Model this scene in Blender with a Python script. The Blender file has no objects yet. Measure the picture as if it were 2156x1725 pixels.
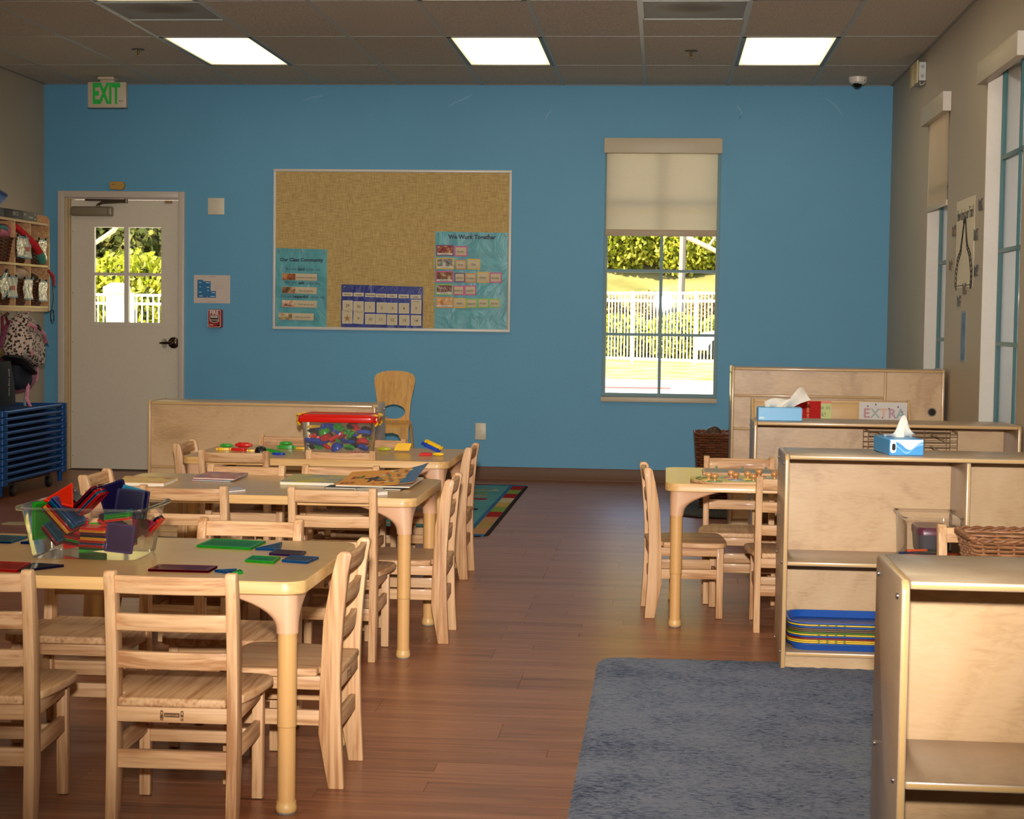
import bpy, bmesh, math, random
from mathutils import Vector, Matrix, Euler

random.seed(7)
SC = bpy.context.scene
COL = SC.collection
R = math.radians
PI = math.pi

# ------------------------------------------------------------------ camera
CAM_Z = 1.2308
WALL_Y, LEFT_X, RIGHT_X, CEIL_Z = 12.989, -4.7676, 1.6473, 2.9624
BACK_Y = -4.0          # the wall behind the photographer


def make_camera():
    yaw, pit, rol = .0869, .0537, .0137
    cy, sy, cp, sp, cr, sr = (math.cos(yaw), math.sin(yaw), math.cos(pit), math.sin(pit), math.cos(rol), math.sin(rol))
    A = Matrix(((cy, sy, 0), (-sy, cy, 0), (0, 0, 1)))
    B = Matrix(((1, 0, 0), (0, cp, -sp), (0, sp, cp)))
    M = B @ A
    rt, fw, up = Vector(M[0]), Vector(M[1]), Vector(M[2])
    right = cr * rt + sr * up
    upv = -sr * rt + cr * up
    cd = bpy.data.cameras.new('camera')
    cd.sensor_width = 36.0
    cd.lens = 3634.79 / 2156 * 36.0
    cd.clip_start, cd.clip_end = .05, 500
    cd.dof.use_dof = True
    cd.dof.focus_distance = 8.0
    cd.dof.aperture_fstop = 20.0
    co = bpy.data.objects.new('camera', cd)
    m = Matrix.Identity(4)
    for i in range(3):
        m[i][0], m[i][1], m[i][2] = right[i], upv[i], -fw[i]
    m[2][3] = CAM_Z
    co.matrix_world = m
    COL.objects.link(co)
    SC.camera = co


make_camera()
try:
    SC.cycles.transparent_max_bounces = 24
except AttributeError:
    pass

# ------------------------------------------------------------------ sky, sun, camera flash, exposure
world = bpy.data.worlds.new('sky')
SC.world = world
world.use_nodes = True
wn = world.node_tree.nodes
sky = wn.new('ShaderNodeTexSky')
sky.sky_type = 'NISHITA'
sky.sun_disc = False
sky.sun_elevation = R(38)
sky.sun_rotation = R(250)
wn['Background'].inputs['Strength'].default_value = .7
world.node_tree.links.new(sky.outputs[0], wn['Background'].inputs['Color'])

sun = bpy.data.lights.new('sun', 'SUN')
sun.energy = 24.0
sun.color = (1.0, .86, .62)
sun.angle = R(.6)
so = bpy.data.objects.new('sun', sun)
so.rotation_euler = Vector((.80, .42, -.62)).to_track_quat('-Z', 'Y').to_euler()
COL.objects.link(so)

# the photographer's flash: just above the lens (its mirror image shows in the window glass)
fl = bpy.data.lights.new('camera_flash', 'SPOT')
fl.energy = 1550
fl.color = (1.0, .95, .90)
fl.spot_size = R(56)
fl.spot_blend = 1.0
fl.shadow_soft_size = .045
fo = bpy.data.objects.new('camera_flash', fl)
fo.location = (-.01, .0, CAM_Z + .26)
fo.rotation_euler = Vector((-.050, 1, .015)).to_track_quat('-Z', 'Y').to_euler()
COL.objects.link(fo)

LAMP = 2.3      # emission of the ceiling troffers
SC.view_settings.view_transform = 'Standard'
SC.view_settings.look = 'None'
SC.view_settings.exposure = 0.35
SC.view_settings.gamma = 1.0
SC.view_settings.use_curve_mapping = False


# ------------------------------------------------------------------ colour and materials
def lin(c):
    c = c / 255.0
    return c / 12.92 if c <= .04045 else ((c + .055) / 1.055) ** 2.4


def C(r, g, b):
    return (lin(r), lin(g), lin(b), 1.0)


class T:
    """a material's node tree with short helpers"""
    def __init__(s, name):
        s.m = bpy.data.materials.new(name)
        s.m.use_nodes = True
        s.nt = s.m.node_tree
        s.b = s.nt.nodes['Principled BSDF']
        s.out = s.nt.nodes['Material Output']

    def n(s, typ, **kw):
        nd = s.nt.nodes.new('ShaderNode' + typ)
        for k, v in kw.items():
            if k.startswith('_'):
                setattr(nd, k[1:], v)
            else:
                nd.inputs[k.replace('_', ' ')].default_value = v
        return nd

    def l(s, a, b):
        s.nt.links.new(a, b)

    def coords(s, scale=(1, 1, 1), rnd=True, kind='Object'):
        tc = s.n('TexCoord')
        mp = s.n('Mapping')
        mp.inputs['Scale'].default_value = scale
        s.l(tc.outputs[kind], mp.inputs['Vector'])
        if rnd:
            oi = s.n('ObjectInfo')
            mu = s.n('VectorMath', _operation='SCALE')
            mu.inputs[0].default_value = (31.7, 17.3, 23.1)
            s.l(oi.outputs['Random'], mu.inputs['Scale'])
            s.l(mu.outputs[0], mp.inputs['Location'])
        return mp.outputs[0]

    def ramp(s, fac, stops):
        r = s.n('ValToRGB')
        e = r.color_ramp.elements
        while len(e) < len(stops):
            e.new(.5)
        for el, (p, c) in zip(e, stops):
            el.position, el.color = p, c
        s.l(fac, r.inputs[0])
        return r.outputs[0]

    def bump(s, h, strength=.2, dist=.01):
        b = s.n('Bump', Strength=strength, Distance=dist)
        s.l(h, b.inputs['Height'])
        s.l(b.outputs[0], s.b.inputs['Normal'])

    def base(s, rough=.5, spec=.5, coat=0, metal=0):
        s.b.inputs['Roughness'].default_value = rough
        s.b.inputs['Specular IOR Level'].default_value = spec
        s.b.inputs['Coat Weight'].default_value = coat
        s.b.inputs['Coat Roughness'].default_value = .12
        s.b.inputs['Metallic'].default_value = metal
        return s


_pc = {}


def P(name, col, rough=.5, spec=.5, metal=0, coat=0):
    """plain colour with a faint grain, cached"""
    key = (name, tuple(col))
    if key in _pc:
        return _pc[key]
    t = T(name).base(rough, spec, coat, metal)
    v = t.coords((14, 14, 14))
    nz = t.n('TexNoise', Scale=3.0, Detail=3.0)
    t.l(v, nz.inputs['Vector'])
    d = [x * .96 for x in col[:3]] + [1]
    t.l(t.ramp(nz.outputs['Fac'], [(.3, d), (.7, col)]), t.b.inputs['Base Color'])
    _pc[key] = t.m
    return t.m


def wood(name, cols, axis, rough=.5, scale=1.0, coat=.03, fine=30):
    t = T(name).base(rough, .35, coat)
    sc = [fine * scale] * 3
    sc['xyz'.index(axis)] = 1.6 * scale
    v = t.coords(sc)
    nz = t.n('TexNoise', Scale=1.0, Detail=5.0, Roughness=.62, Distortion=.7)
    t.l(v, nz.inputs['Vector'])
    sc2 = [120 * scale] * 3
    sc2['xyz'.index(axis)] = 5 * scale
    v2 = t.coords(sc2)
    n2 = t.n('TexNoise', Scale=1.0, Detail=3.0)
    t.l(v2, n2.inputs['Vector'])
    mx = t.n('Math', _operation='MULTIPLY_ADD')
    mx.inputs[1].default_value = .55
    t.l(n2.outputs['Fac'], mx.inputs[0])
    t.l(nz.outputs['Fac'], mx.inputs[2])
    oi = t.n('ObjectInfo')
    ad = t.n('Math', _operation='MULTIPLY_ADD')
    ad.inputs[1].default_value = .12
    t.l(oi.outputs['Random'], ad.inputs[0])
    sb = t.n('Math', _operation='SUBTRACT')
    sb.inputs[1].default_value = .345
    t.l(mx.outputs[0], sb.inputs[0])
    t.l(sb.outputs[0], ad.inputs[2])
    t.l(t.ramp(ad.outputs[0], [(.32, cols[0]), (.48, cols[1]), (.64, cols[2])]), t.b.inputs['Base Color'])
    t.bump(n2.outputs['Fac'], .06, .002)
    return t.m


CH = (C(170, 120, 78), C(201, 156, 110), C(214, 171, 126))
W_CX = wood('maple_x', CH, 'x')
W_CY = wood('maple_y', CH, 'y')
W_CZ = wood('maple_z', CH, 'z')
W_BENT = wood('bent_beech', (C(196, 142, 74), C(214, 160, 88), C(222, 172, 102)), 'z', .3)


def birch(name, cols, rough=.38, coat=.12):
    """rotary-cut birch plywood face under a clear lacquer"""
    t = T(name).base(rough, .5, coat)
    v = t.coords((1, 1, 1))
    n1 = t.n('TexNoise', Scale=2.4, Detail=4.0, Roughness=.55, Distortion=1.6)
    t.l(v, n1.inputs['Vector'])
    v2 = t.coords((5, 5, 26))
    n2 = t.n('TexNoise', Scale=2.2, Detail=5.0, Roughness=.65, Distortion=2.2)
    t.l(v2, n2.inputs['Vector'])
    mx = t.n('Math', _operation='MULTIPLY_ADD')
    mx.inputs[1].default_value = .45
    t.l(n2.outputs['Fac'], mx.inputs[0])
    t.l(n1.outputs['Fac'], mx.inputs[2])
    t.l(t.ramp(mx.outputs[0], [(.5, cols[0]), (.72, cols[1]), (.95, cols[2])]), t.b.inputs['Base Color'])
    return t.m


BIRCH = birch('birch_face', (C(172, 134, 92), C(198, 162, 118), C(208, 174, 132)))
BIRCH_D = birch('birch_laminate', (C(164, 136, 106), C(180, 152, 120), C(190, 162, 130)), .32, .14)


def ply_edge():
    t = T('plywood_edge').base(.3, .5, .3)
    v = t.coords((1, 1, 1), rnd=False)
    sep = t.n('SeparateXYZ')
    t.l(v, sep.inputs[0])
    ad = t.n('Math', _operation='ADD')
    t.l(sep.outputs[0], ad.inputs[0])
    t.l(sep.outputs[2], ad.inputs[1])
    ad2 = t.n('Math', _operation='ADD')
    t.l(ad.outputs[0], ad2.inputs[0])
    t.l(sep.outputs[1], ad2.inputs[1])
    mu = t.n('Math', _operation='MULTIPLY')
    mu.inputs[1].default_value = 1500
    t.l(ad2.outputs[0], mu.inputs[0])
    sn = t.n('Math', _operation='SINE')
    t.l(mu.outputs[0], sn.inputs[0])
    hf = t.n('Math', _operation='MULTIPLY_ADD')
    hf.inputs[1].default_value = .5
    hf.inputs[2].default_value = .5
    t.l(sn.outputs[0], hf.inputs[0])
    t.l(t.ramp(hf.outputs[0], [(.05, C(176, 130, 72)), (.45, C(206, 164, 102)), (.9, C(216, 178, 118))]), t.b.inputs['Base Color'])
    return t.m


EDGE = ply_edge()


def painted_wall(name, col, var=.93, rough=.55, spec=.35):
    t = T(name).base(rough, spec)
    v = t.coords((1, 1, 1), rnd=False)
    n1 = t.n('TexNoise', Scale=1.1, Detail=5.0)
    t.l(v, n1.inputs['Vector'])
    d = [x * var for x in col[:3]] + [1]
    t.l(t.ramp(n1.outputs['Fac'], [(.3, d), (.7, col)]), t.b.inputs['Base Color'])
    n2 = t.n('TexNoise', Scale=70.0, Detail=3.0)
    t.l(v, n2.inputs['Vector'])
    t.bump(n2.outputs['Fac'], .25, .004)
    return t.m


BLUE_WALL = painted_wall('blue_wall_paint', C(98, 160, 194))
BEIGE_WALL = painted_wall('beige_wall_paint', C(186, 170, 146))
WHITE_PAINT = P('white_enamel', C(214, 204, 190), .35)
DOOR_PAINT = P('door_enamel', C(216, 204, 184), .4)
OFFWHITE = P('off_white_plastic', C(214, 202, 178), .4)
TEAL = P('teal_frame_paint', C(44, 98, 98), .4)
BASEB = P('brown_vinyl_baseboard', C(98, 66, 40), .5, .3)
STEEL = P('brushed_steel', C(170, 168, 162), .25, .5, 1)
DARK_STEEL = P('dark_bronze_metal', C(120, 108, 88), .35, .5, .8)
SCREW = P('zinc_screw', C(210, 212, 215), .18, .5, 1)
BLACK = P('black_plastic', C(22, 21, 22), .4)
WHITE = P('white_paper', C(232, 226, 214), .7)
CHROME = P('chrome', C(190, 186, 178), .12, .5, 1)


def glass_mat(name, tint=(1, 1, 1, 1), refl=.9, haze=0.0, hazecol=(.8, .8, .8, 1), rough=.02):
    """thin sheet: clear transmission, fresnel reflection, optional haze"""
    t = T(name)
    t.nt.nodes.remove(t.b)
    tr = t.n('BsdfTransparent', Color=tint)
    gl = t.n('BsdfGlossy', Roughness=rough)
    fr = t.n('Fresnel', IOR=1.45)
    mu = t.n('Math', _operation='MULTIPLY')
    mu.inputs[1].default_value = refl
    t.l(fr.outputs[0], mu.inputs[0])
    mx = t.n('MixShader')
    t.l(mu.outputs[0], mx.inputs[0])
    t.l(tr.outputs[0], mx.inputs[1])
    t.l(gl.outputs[0], mx.inputs[2])
    last = mx.outputs[0]
    if haze:
        df = t.n('BsdfDiffuse', Color=hazecol)
        m2 = t.n('MixShader')
        m2.inputs[0].default_value = haze
        t.l(last, m2.inputs[1])
        t.l(df.outputs[0], m2.inputs[2])
        last = m2.outputs[0]
    t.l(last, t.out.inputs[0])
    return t.m


PANE = glass_mat('window_glass', (.97, 1, .98, 1), .8)
CLEAR = glass_mat('clear_bin_plastic', (.97, .96, .94, 1), .8, .02, (.75, .7, .62, 1), .06)
FILM = glass_mat('pocket_film', (1, 1, 1, 1), .5, 0, (1, 1, 1, 1), .08)
HAZY = glass_mat('hazy_bin_plastic', (.96, .95, .93, 1), .6, .06, (.75, .72, .68, 1), .12)


def translucent(name, col, w=.55):
    t = T(name)
    t.base(.12, .6)
    t.b.inputs['Base Color'].default_value = col
    tr = t.n('BsdfTransparent', Color=[min(1, c * 1.15 + .02) for c in col[:3]] + [1])
    mx = t.n('MixShader')
    mx.inputs[0].default_value = w
    t.l(tr.outputs[0], mx.inputs[1])
    t.l(t.b.outputs[0], mx.inputs[2])
    t.l(mx.outputs[0], t.out.inputs[0])
    return t.m


def emit(name, col, strength, edge=None):
    t = T(name)
    t.b.inputs['Base Color'].default_value = col
    t.b.inputs['Emission Color'].default_value = col
    t.b.inputs['Emission Strength'].default_value = strength
    return t.m


def blotch(name, cols, scale=9.0, rough=.5, detail=4, rnd=True):
    """printed picture: soft patches of several colours"""
    t = T(name).base(rough, .4)
    v = t.coords((1, 1, 1), rnd=rnd)
    nz = t.n('TexNoise', Scale=scale, Detail=detail, Roughness=.6, Distortion=.4)
    t.l(v, nz.inputs['Vector'])
    st = [(.30 + .40 * i / max(1, len(cols) - 1), c) for i, c in enumerate(cols)]
    t.l(t.ramp(nz.outputs['Fac'], st), t.b.inputs['Base Color'])
    return t.m


# ------------------------------------------------------------------ mesh helpers
def BM():
    return bmesh.new()


def face(bm, vs, mi=0):
    try:
        f = bm.faces.new(vs)
        f.material_index = mi
        return f
    except ValueError:
        return None


def box(bm, x0, x1, y0, y1, z0, z1, mi=0, M=None):
    v = [Vector((x, y, z)) for x in (x0, x1) for y in (y0, y1) for z in (z0, z1)]
    if M is not None:
        v = [M @ p for p in v]
    v = [bm.verts.new(p) for p in v]
    for q in ((0, 1, 3, 2), (4, 6, 7, 5), (0, 4, 5, 1), (2, 3, 7, 6), (0, 2, 6, 4), (1, 5, 7, 3)):
        face(bm, [v[i] for i in q], mi)
    return v


def ext(bm, pts, axis, a, b, mi=0, side=None):
    """extrude a polygon along an axis. x: pts=(y,z); y: (x,z); z: (x,y)"""
    def P3(p, t):
        return {'x': (t, p[0], p[1]), 'y': (p[0], t, p[1]), 'z': (p[0], p[1], t)}[axis]
    A = [bm.verts.new(P3(p, a)) for p in pts]
    B = [bm.verts.new(P3(p, b)) for p in pts]
    n = len(pts)
    face(bm, A[::-1], mi)
    face(bm, B, mi)
    for i in range(n):
        face(bm, [A[i], A[(i + 1) % n], B[(i + 1) % n], B[i]], mi if side is None else side)


def loft(bm, rings, mi=0, cap0=True, cap1=True, closed=True):
    vs = [[bm.verts.new(p) for p in r] for r in rings]
    for a, b in zip(vs, vs[1:]):
        n = len(a)
        for i in range(n if closed else n - 1):
            face(bm, [a[i], a[(i + 1) % n], b[(i + 1) % n], b[i]], mi)
    if cap0:
        face(bm, vs[0][::-1], mi)
    if cap1:
        face(bm, vs[-1], mi)
    return vs


def rr(w, h, r, n=4, cx=0, cy=0):
    """rounded rectangle points, counter-clockwise"""
    o = []
    for sx, sy, a0 in ((1, 1, 0), (-1, 1, 90), (-1, -1, 180), (1, -1, 270)):
        for i in range(n + 1):
            a = R(a0 + 90 * i / n)
            o.append((cx + sx * (w / 2 - r) + r * math.cos(a), cy + sy * (h / 2 - r) + r * math.sin(a)))
    return o


def tube(bm, pts, r, n=8, mi=0, closed=False):
    pts = [Vector(p) for p in pts]
    rings = []
    m = len(pts)
    up = Vector((0, 0, 1))
    for i, p in enumerate(pts):
        if closed:
            d = pts[(i + 1) % m] - pts[i - 1]
        else:
            d = pts[min(i + 1, m - 1)] - pts[max(i - 1, 0)]
        d.normalize()
        u = up if abs(d.dot(up)) < .95 else Vector((1, 0, 0))
        s = d.cross(u).normalized()
        t = s.cross(d)
        rad = r[i] if isinstance(r, (list, tuple)) else r
        rings.append([p + rad * (math.cos(2 * PI * k / n) * s + math.sin(2 * PI * k / n) * t) for k in range(n)])
    if closed:
        rings.append(rings[0])
    loft(bm, rings, mi, not closed, not closed)


def lathe(bm, prof, n=16, c=(0, 0, 0), mi=0):
    rings = [[(c[0] + r * math.cos(2 * PI * k / n), c[1] + r * math.sin(2 * PI * k / n), c[2] + z) for k in range(n)] for r, z in prof]
    loft(bm, rings, mi)


def ico(bm, c, r, sub=2, sq=(1, 1, 1), mi=0):
    res = bmesh.ops.create_icosphere(bm, subdivisions=sub, radius=r, matrix=Matrix.Translation(c) @ Matrix.Diagonal((*sq, 1)))
    for v in res['verts']:
        for f in v.link_faces:
            f.material_index = mi


def bev(bm, w=.003, seg=2, ang=30):
    bmesh.ops.remove_doubles(bm, verts=bm.verts, dist=1e-6)
    bmesh.ops.recalc_face_normals(bm, faces=bm.faces)
    es = [e for e in bm.edges if len(e.link_faces) == 2 and e.calc_face_angle(0) > R(ang)]
    bmesh.ops.bevel(bm, geom=es, offset=w, segments=seg, profile=.5, affect='EDGES', clamp_overlap=True)
    return bm


def mesh(bm, name, smooth=40):
    bmesh.ops.recalc_face_normals(bm, faces=bm.faces)
    me = bpy.data.meshes.new(name)
    bm.to_mesh(me)
    bm.free()
    if smooth:
        for p in me.polygons:
            p.use_smooth = True
        me.set_sharp_from_angle(angle=R(smooth))
    return me


def obj(name, bm, mats, parent=None, smooth=40, loc=None, rot=None):
    me = bm if isinstance(bm, bpy.types.Mesh) else mesh(bm, name, smooth)
    if not isinstance(mats, (list, tuple)):
        mats = [mats]
    if not me.materials:
        for m in mats:
            me.materials.append(m)
    o = bpy.data.objects.new(name, me)
    COL.objects.link(o)
    if parent is not None:
        o.parent = parent
    if loc is not None:
        o.location = loc
    if rot is not None:
        o.rotation_euler = rot
    return o


def tag(o, label, cat, group=None, kind=None):
    o['label'] = label
    o['category'] = cat
    if group:
        o['group'] = group
    if kind:
        o['kind'] = kind
    return o


def thing(name, label, cat, loc=(0, 0, 0), rz=0, group=None, kind=None, rot=None):
    o = bpy.data.objects.new(name, None)
    o.empty_display_size = .05
    COL.objects.link(o)
    o.location = loc
    o.rotation_euler = rot if rot else (0, 0, rz)
    return tag(o, label, cat, group, kind)


def copy_tree(o, parent=None):
    c = o.copy()
    COL.objects.link(c)
    c.parent = parent
    for ch in list(o.children):
        copy_tree(ch, c)
    return c


def boxo(name, x0, x1, y0, y1, z0, z1, mat, parent=None, bv=0, seg=2):
    bm = BM()
    box(bm, x0, x1, y0, y1, z0, z1)
    if bv:
        bev(bm, bv, seg)
    return obj(name, bm, mat, parent)


_txt = {}


def text(s, size, mat, parent, loc, rot=(PI / 2, 0, 0), name='lettering', align='CENTER', bold=0, depth=.0004, sx=1.0, shear=0):
    key = (s, size, align, bold, sx, mat.name, depth, shear)
    if key not in _txt:
        cu = bpy.data.curves.new('text', 'FONT')
        cu.body = s
        cu.size = size
        cu.align_x = align
        cu.align_y = 'CENTER'
        cu.offset = bold
        cu.extrude = depth
        cu.resolution_u = 2
        cu.shear = shear
        to = bpy.data.objects.new('text', cu)
        COL.objects.link(to)
        me = bpy.data.meshes.new_from_object(to)
        bpy.data.objects.remove(to)
        bpy.data.curves.remove(cu)
        if sx != 1.0:
            for v in me.vertices:
                v.co.x *= sx
        me.materials.clear()
        me.materials.append(mat)
        _txt[key] = me
    o = bpy.data.objects.new(name, _txt[key])
    COL.objects.link(o)
    o.parent = parent
    o.location = loc
    o.rotation_euler = rot
    return o


def cells(bm, axis, a, b, u0, u1, v0, v1, holes):
    """slab between a and b on an axis, with rectangular holes (u0,u1,v0,v1)"""
    us = sorted({u0, u1, *[h[0] for h in holes], *[h[1] for h in holes]})
    vs = sorted({v0, v1, *[h[2] for h in holes], *[h[3] for h in holes]})
    for i in range(len(us) - 1):
        for j in range(len(vs) - 1):
            cu, cv = (us[i] + us[i + 1]) / 2, (vs[j] + vs[j + 1]) / 2
            if any(h[0] < cu < h[1] and h[2] < cv < h[3] for h in holes):
                continue
            if axis == 'y':
                box(bm, us[i], us[i + 1], a, b, vs[j], vs[j + 1])
            else:
                box(bm, a, b, us[i], us[i + 1], vs[j], vs[j + 1])


# ================================================================== STRUCTURE
def struct(o, label, cat):
    return tag(o, label, cat, kind='structure')


# ---- floor: vinyl planks running left to right, 97 mm wide
def plank_mat():
    t = T('vinyl_plank').base(.36, .42, .05)
    oi = t.n('ObjectInfo')
    ge = t.n('NewGeometry')
    ad = t.n('Math', _operation='ADD')
    t.l(oi.outputs['Random'], ad.inputs[0])
    t.l(ge.outputs['Random Per Island'], ad.inputs[1])
    tc = t.n('TexCoord')
    mp = t.n('Mapping')
    mp.inputs['Scale'].default_value = (1.5, 34, 1)
    mu = t.n('VectorMath', _operation='SCALE')
    mu.inputs[0].default_value = (37.0, 91.0, 0)
    t.l(ad.outputs[0], mu.inputs['Scale'])
    t.l(mu.outputs[0], mp.inputs['Location'])
    t.l(tc.outputs['Object'], mp.inputs['Vector'])
    n1 = t.n('TexNoise', Scale=1.6, Detail=6.0, Roughness=.6, Distortion=.5)
    t.l(mp.outputs[0], n1.inputs['Vector'])
    m2 = t.n('Math', _operation='MULTIPLY_ADD')
    m2.inputs[1].default_value = .16
    t.l(ad.outputs[0], m2.inputs[0])
    t.l(n1.outputs['Fac'], m2.inputs[2])
    col = t.ramp(m2.outputs[0], [(.40, C(94, 52, 34)), (.56, C(126, 74, 48)), (.70, C(146, 90, 62)), (.86, C(160, 106, 76))])
    t.l(col, t.b.inputs['Base Color'])
    t.bump(n1.outputs['Fac'], .08, .002)
    return t.m


PLANK = plank_mat()
GROUT = P('plank_joint', C(52, 34, 26), .7)
bm = BM()
box(bm, LEFT_X, RIGHT_X, BACK_Y, WALL_Y, -.06, -.004)
floor = struct(obj('floor', bm, GROUT), 'reddish brown wood plank floor of the classroom', 'floor')
PW, PL = .097, .914
py0, py1, px0 = 3.60, 7.0, -2.70
nrow = int((py1 - py0) / PW)
py1 = py0 + nrow * PW
bm = BM()
box(bm, 0, PL - .0008, 0, PW - .0008, -.004, 0)
plank_me = mesh(bev(bm, .0004, 1), 'floor_plank', 0)
plank_me.materials.append(PLANK)
rs = random.Random(3)
for r in range(nrow):
    x = px0
    first = True
    while x < RIGHT_X - .01:
        L = PL
        if first:
            L = PL * rs.choice((.3, .45, .62, .8, 1))
            first = False
        L = min(L, RIGHT_X - x)
        if L < .04:
            break
        o = obj('floor_plank', plank_me, PLANK, floor)
        o.location = (x, py0 + r * PW, 0)
        o.scale = (L / PL, 1, 1)
        x += L
bm = BM()


def plank_rows(bm, xa, xb, ya, yb):
    y = ya
    while y < yb - .01:
        y2 = min(y + PW, yb)
        x = xa
        first = True
        while x < xb - .01:
            L = PL * rs.choice((.3, .45, .62, .8, 1)) if first else PL
            first = False
            x2 = min(x + L, xb)
            box(bm, x + .0006, x2 - .0006, y + .0006, y2 - .0006, -.004, 0)
            x = x2
        y = y2


plank_rows(bm, LEFT_X, RIGHT_X, BACK_Y, py0)
plank_rows(bm, LEFT_X, px0, py0, py1)
plank_rows(bm, LEFT_X, RIGHT_X, py1, WALL_Y)
o = obj('distant_planks', bm, PLANK, floor, smooth=0)
o['kind'] = 'stuff'

# ---- walls
WIN = (-.458, .404, .640, 2.566)          # back window opening
DOOR = (-4.610, -3.690, 0.0, 2.105)
bm = BM()
cells(bm, 'y', WALL_Y, WALL_Y + .2, LEFT_X - .2, RIGHT_X + .2, -.06, CEIL_Z + .35, [WIN, (DOOR[0], DOOR[1], -.06 + .06, DOOR[3])])
struct(obj('wall_back', bm, BLUE_WALL, smooth=0), 'sky blue painted far wall with door and window', 'wall')
SCUFF = P('wall_scuff', C(120, 172, 202), .6)
wall_back = bpy.data.objects['wall_back']
for pts in ([(-1.64, 2.80), (-1.60, 2.83), (-1.50, 2.87), (-1.46, 2.90)], [(-.92, 2.70), (-.90, 2.73), (-.89, 2.75), (-.86, 2.79)], [(.50, 2.83), (.53, 2.79), (.55, 2.76), (.53, 2.72)], [(1.16, 2.87), (1.21, 2.84), (1.25, 2.80), (1.28, 2.75)], [(-2.76, 2.84), (-2.68, 2.87), (-2.60, 2.88)]):
    b5 = BM()
    tube(b5, [(x, WALL_Y - .0002, z) for x, z in pts], [.002, .005, .006, .002][:len(pts)], 4)
    for v in b5.verts:
        v.co.y = WALL_Y - .0006 + (v.co.y - WALL_Y) * .05
    obj('scuff_mark', b5, SCUFF, wall_back)
R1 = (10.37, 11.16, .640, 2.566)
R2 = (8.24, 9.19, .640, 2.566)
R3 = (5.0, 5.95, .640, 2.566)
R4 = (1.6, 2.55, .640, 2.566)
bm = BM()
cells(bm, 'x', RIGHT_X, RIGHT_X + .2, BACK_Y, WALL_Y, -.06, CEIL_Z + .35, [R1, R2, R3, R4])
struct(obj('wall_right', bm, BEIGE_WALL, smooth=0), 'beige painted right wall with tall windows', 'wall')
struct(boxo('wall_left', LEFT_X - .2, LEFT_X, BACK_Y, WALL_Y, -.06, CEIL_Z + .35, BEIGE_WALL), 'beige painted left wall behind the cubbies', 'wall')
struct(boxo('wall_front', LEFT_X - .2, RIGHT_X + .2, BACK_Y - .2, BACK_Y, -.06, CEIL_Z + .35, BEIGE_WALL), 'beige wall behind the photographer', 'wall')

# ---- baseboard along the blue wall
bm = BM()
prof = [(0, 0), (-.012, 0), (-.010, .012), (-.004, .020), (-.004, .092), (0, .094)]
ext(bm, [(WALL_Y + a, z) for a, z in prof], 'x', -3.655, RIGHT_X)
struct(obj('baseboard_back', bm, BASEB), 'brown vinyl cove base along the blue wall', 'baseboard')
bm = BM()
ext(bm, [(RIGHT_X + a, z) for a, z in prof], 'y', BACK_Y, WALL_Y - .014)
struct(obj('baseboard_right', bm, BASEB), 'brown vinyl cove base along the right wall', 'baseboard')
bm = BM()
ext(bm, [(LEFT_X - a, z) for a, z in prof], 'y', BACK_Y, WALL_Y - .002)
struct(obj('baseboard_left', bm, BASEB), 'brown vinyl cove base along the left wall', 'baseboard')


# ---- suspended ceiling: 2 x 4 ft tiles in a painted steel grid
def tile_mat():
    t = T('acoustic_tile').base(.9, .1)
    v = t.coords((1, 1, 1))
    n1 = t.n('TexNoise', Scale=120.0, Detail=3.0)
    t.l(v, n1.inputs['Vector'])
    t.l(t.ramp(n1.outputs['Fac'], [(.33, C(172, 158, 142)), (.55, C(208, 196, 178))]), t.b.inputs['Base Color'])
    t.bump(n1.outputs['Fac'], .5, .003)
    return t.m


TILE = tile_mat()
GRID = P('ceiling_grid_paint', C(176, 176, 168), .45)
G2 = .6096
gx = [LEFT_X] + [-4.4344 + G2 * i for i in range(10)] + [RIGHT_X]
gy = [WALL_Y]
y = 11.9818
while y > BACK_Y:
    gy.append(y)
    y -= 2 * G2
gy.append(BACK_Y)
ceiling = struct(boxo('ceiling', LEFT_X, RIGHT_X, BACK_Y, WALL_Y, CEIL_Z + .03, CEIL_Z + .2, TILE), 'suspended ceiling of grey speckled acoustic tiles', 'ceiling')
LIGHT_COLS = (3, 6, 9)
tile_cache = {}
lights_at = []


def ctile(x0, x1, ya, yb):
    key = (round(x1 - x0, 3), round(yb - ya, 3))
    if key not in tile_cache:
        b = BM()
        box(b, 0, x1 - x0 - .016, 0, yb - ya - .016, .003, .018)
        m = mesh(b, 'ceiling_tile', 0)
        m.materials.append(TILE)
        tile_cache[key] = m
    obj('ceiling_tile', tile_cache[key], TILE, ceiling, loc=(x0 + .008, ya + .008, CEIL_Z))


for j in range(len(gy) - 1):
    yb, ya = gy[j], gy[j + 1]
    for i in range(len(gx) - 1):
        x0, x1 = gx[i], gx[i + 1]
        if j % 2 == 1 and i in LIGHT_COLS:
            lights_at.append((x0, x1, ya, yb, j, i))
            continue
        if j == 2 and i in (3, 8):
            ctile(x0, x1, ya + G2, yb)
            continue
        ctile(x0, x1, ya, yb)
for x in gx[1:-1]:
    boxo('grid_runner', x - .012, x + .012, BACK_Y, WALL_Y, CEIL_Z, CEIL_Z + .012, GRID, ceiling)
for y in gy[1:-1]:
    boxo('grid_cross_tee', LEFT_X, RIGHT_X, y - .006, y + .006, CEIL_Z + .0015, CEIL_Z + .012, GRID, ceiling)
ANG = P('wall_angle_paint', C(150, 140, 126), .5)
boxo('wall_angle', LEFT_X, RIGHT_X, WALL_Y - .02, WALL_Y, CEIL_Z - .001, CEIL_Z + .012, ANG, ceiling)
boxo('wall_angle', LEFT_X, LEFT_X + .02, BACK_Y, WALL_Y, CEIL_Z - .001, CEIL_Z + .012, ANG, ceiling)
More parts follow.
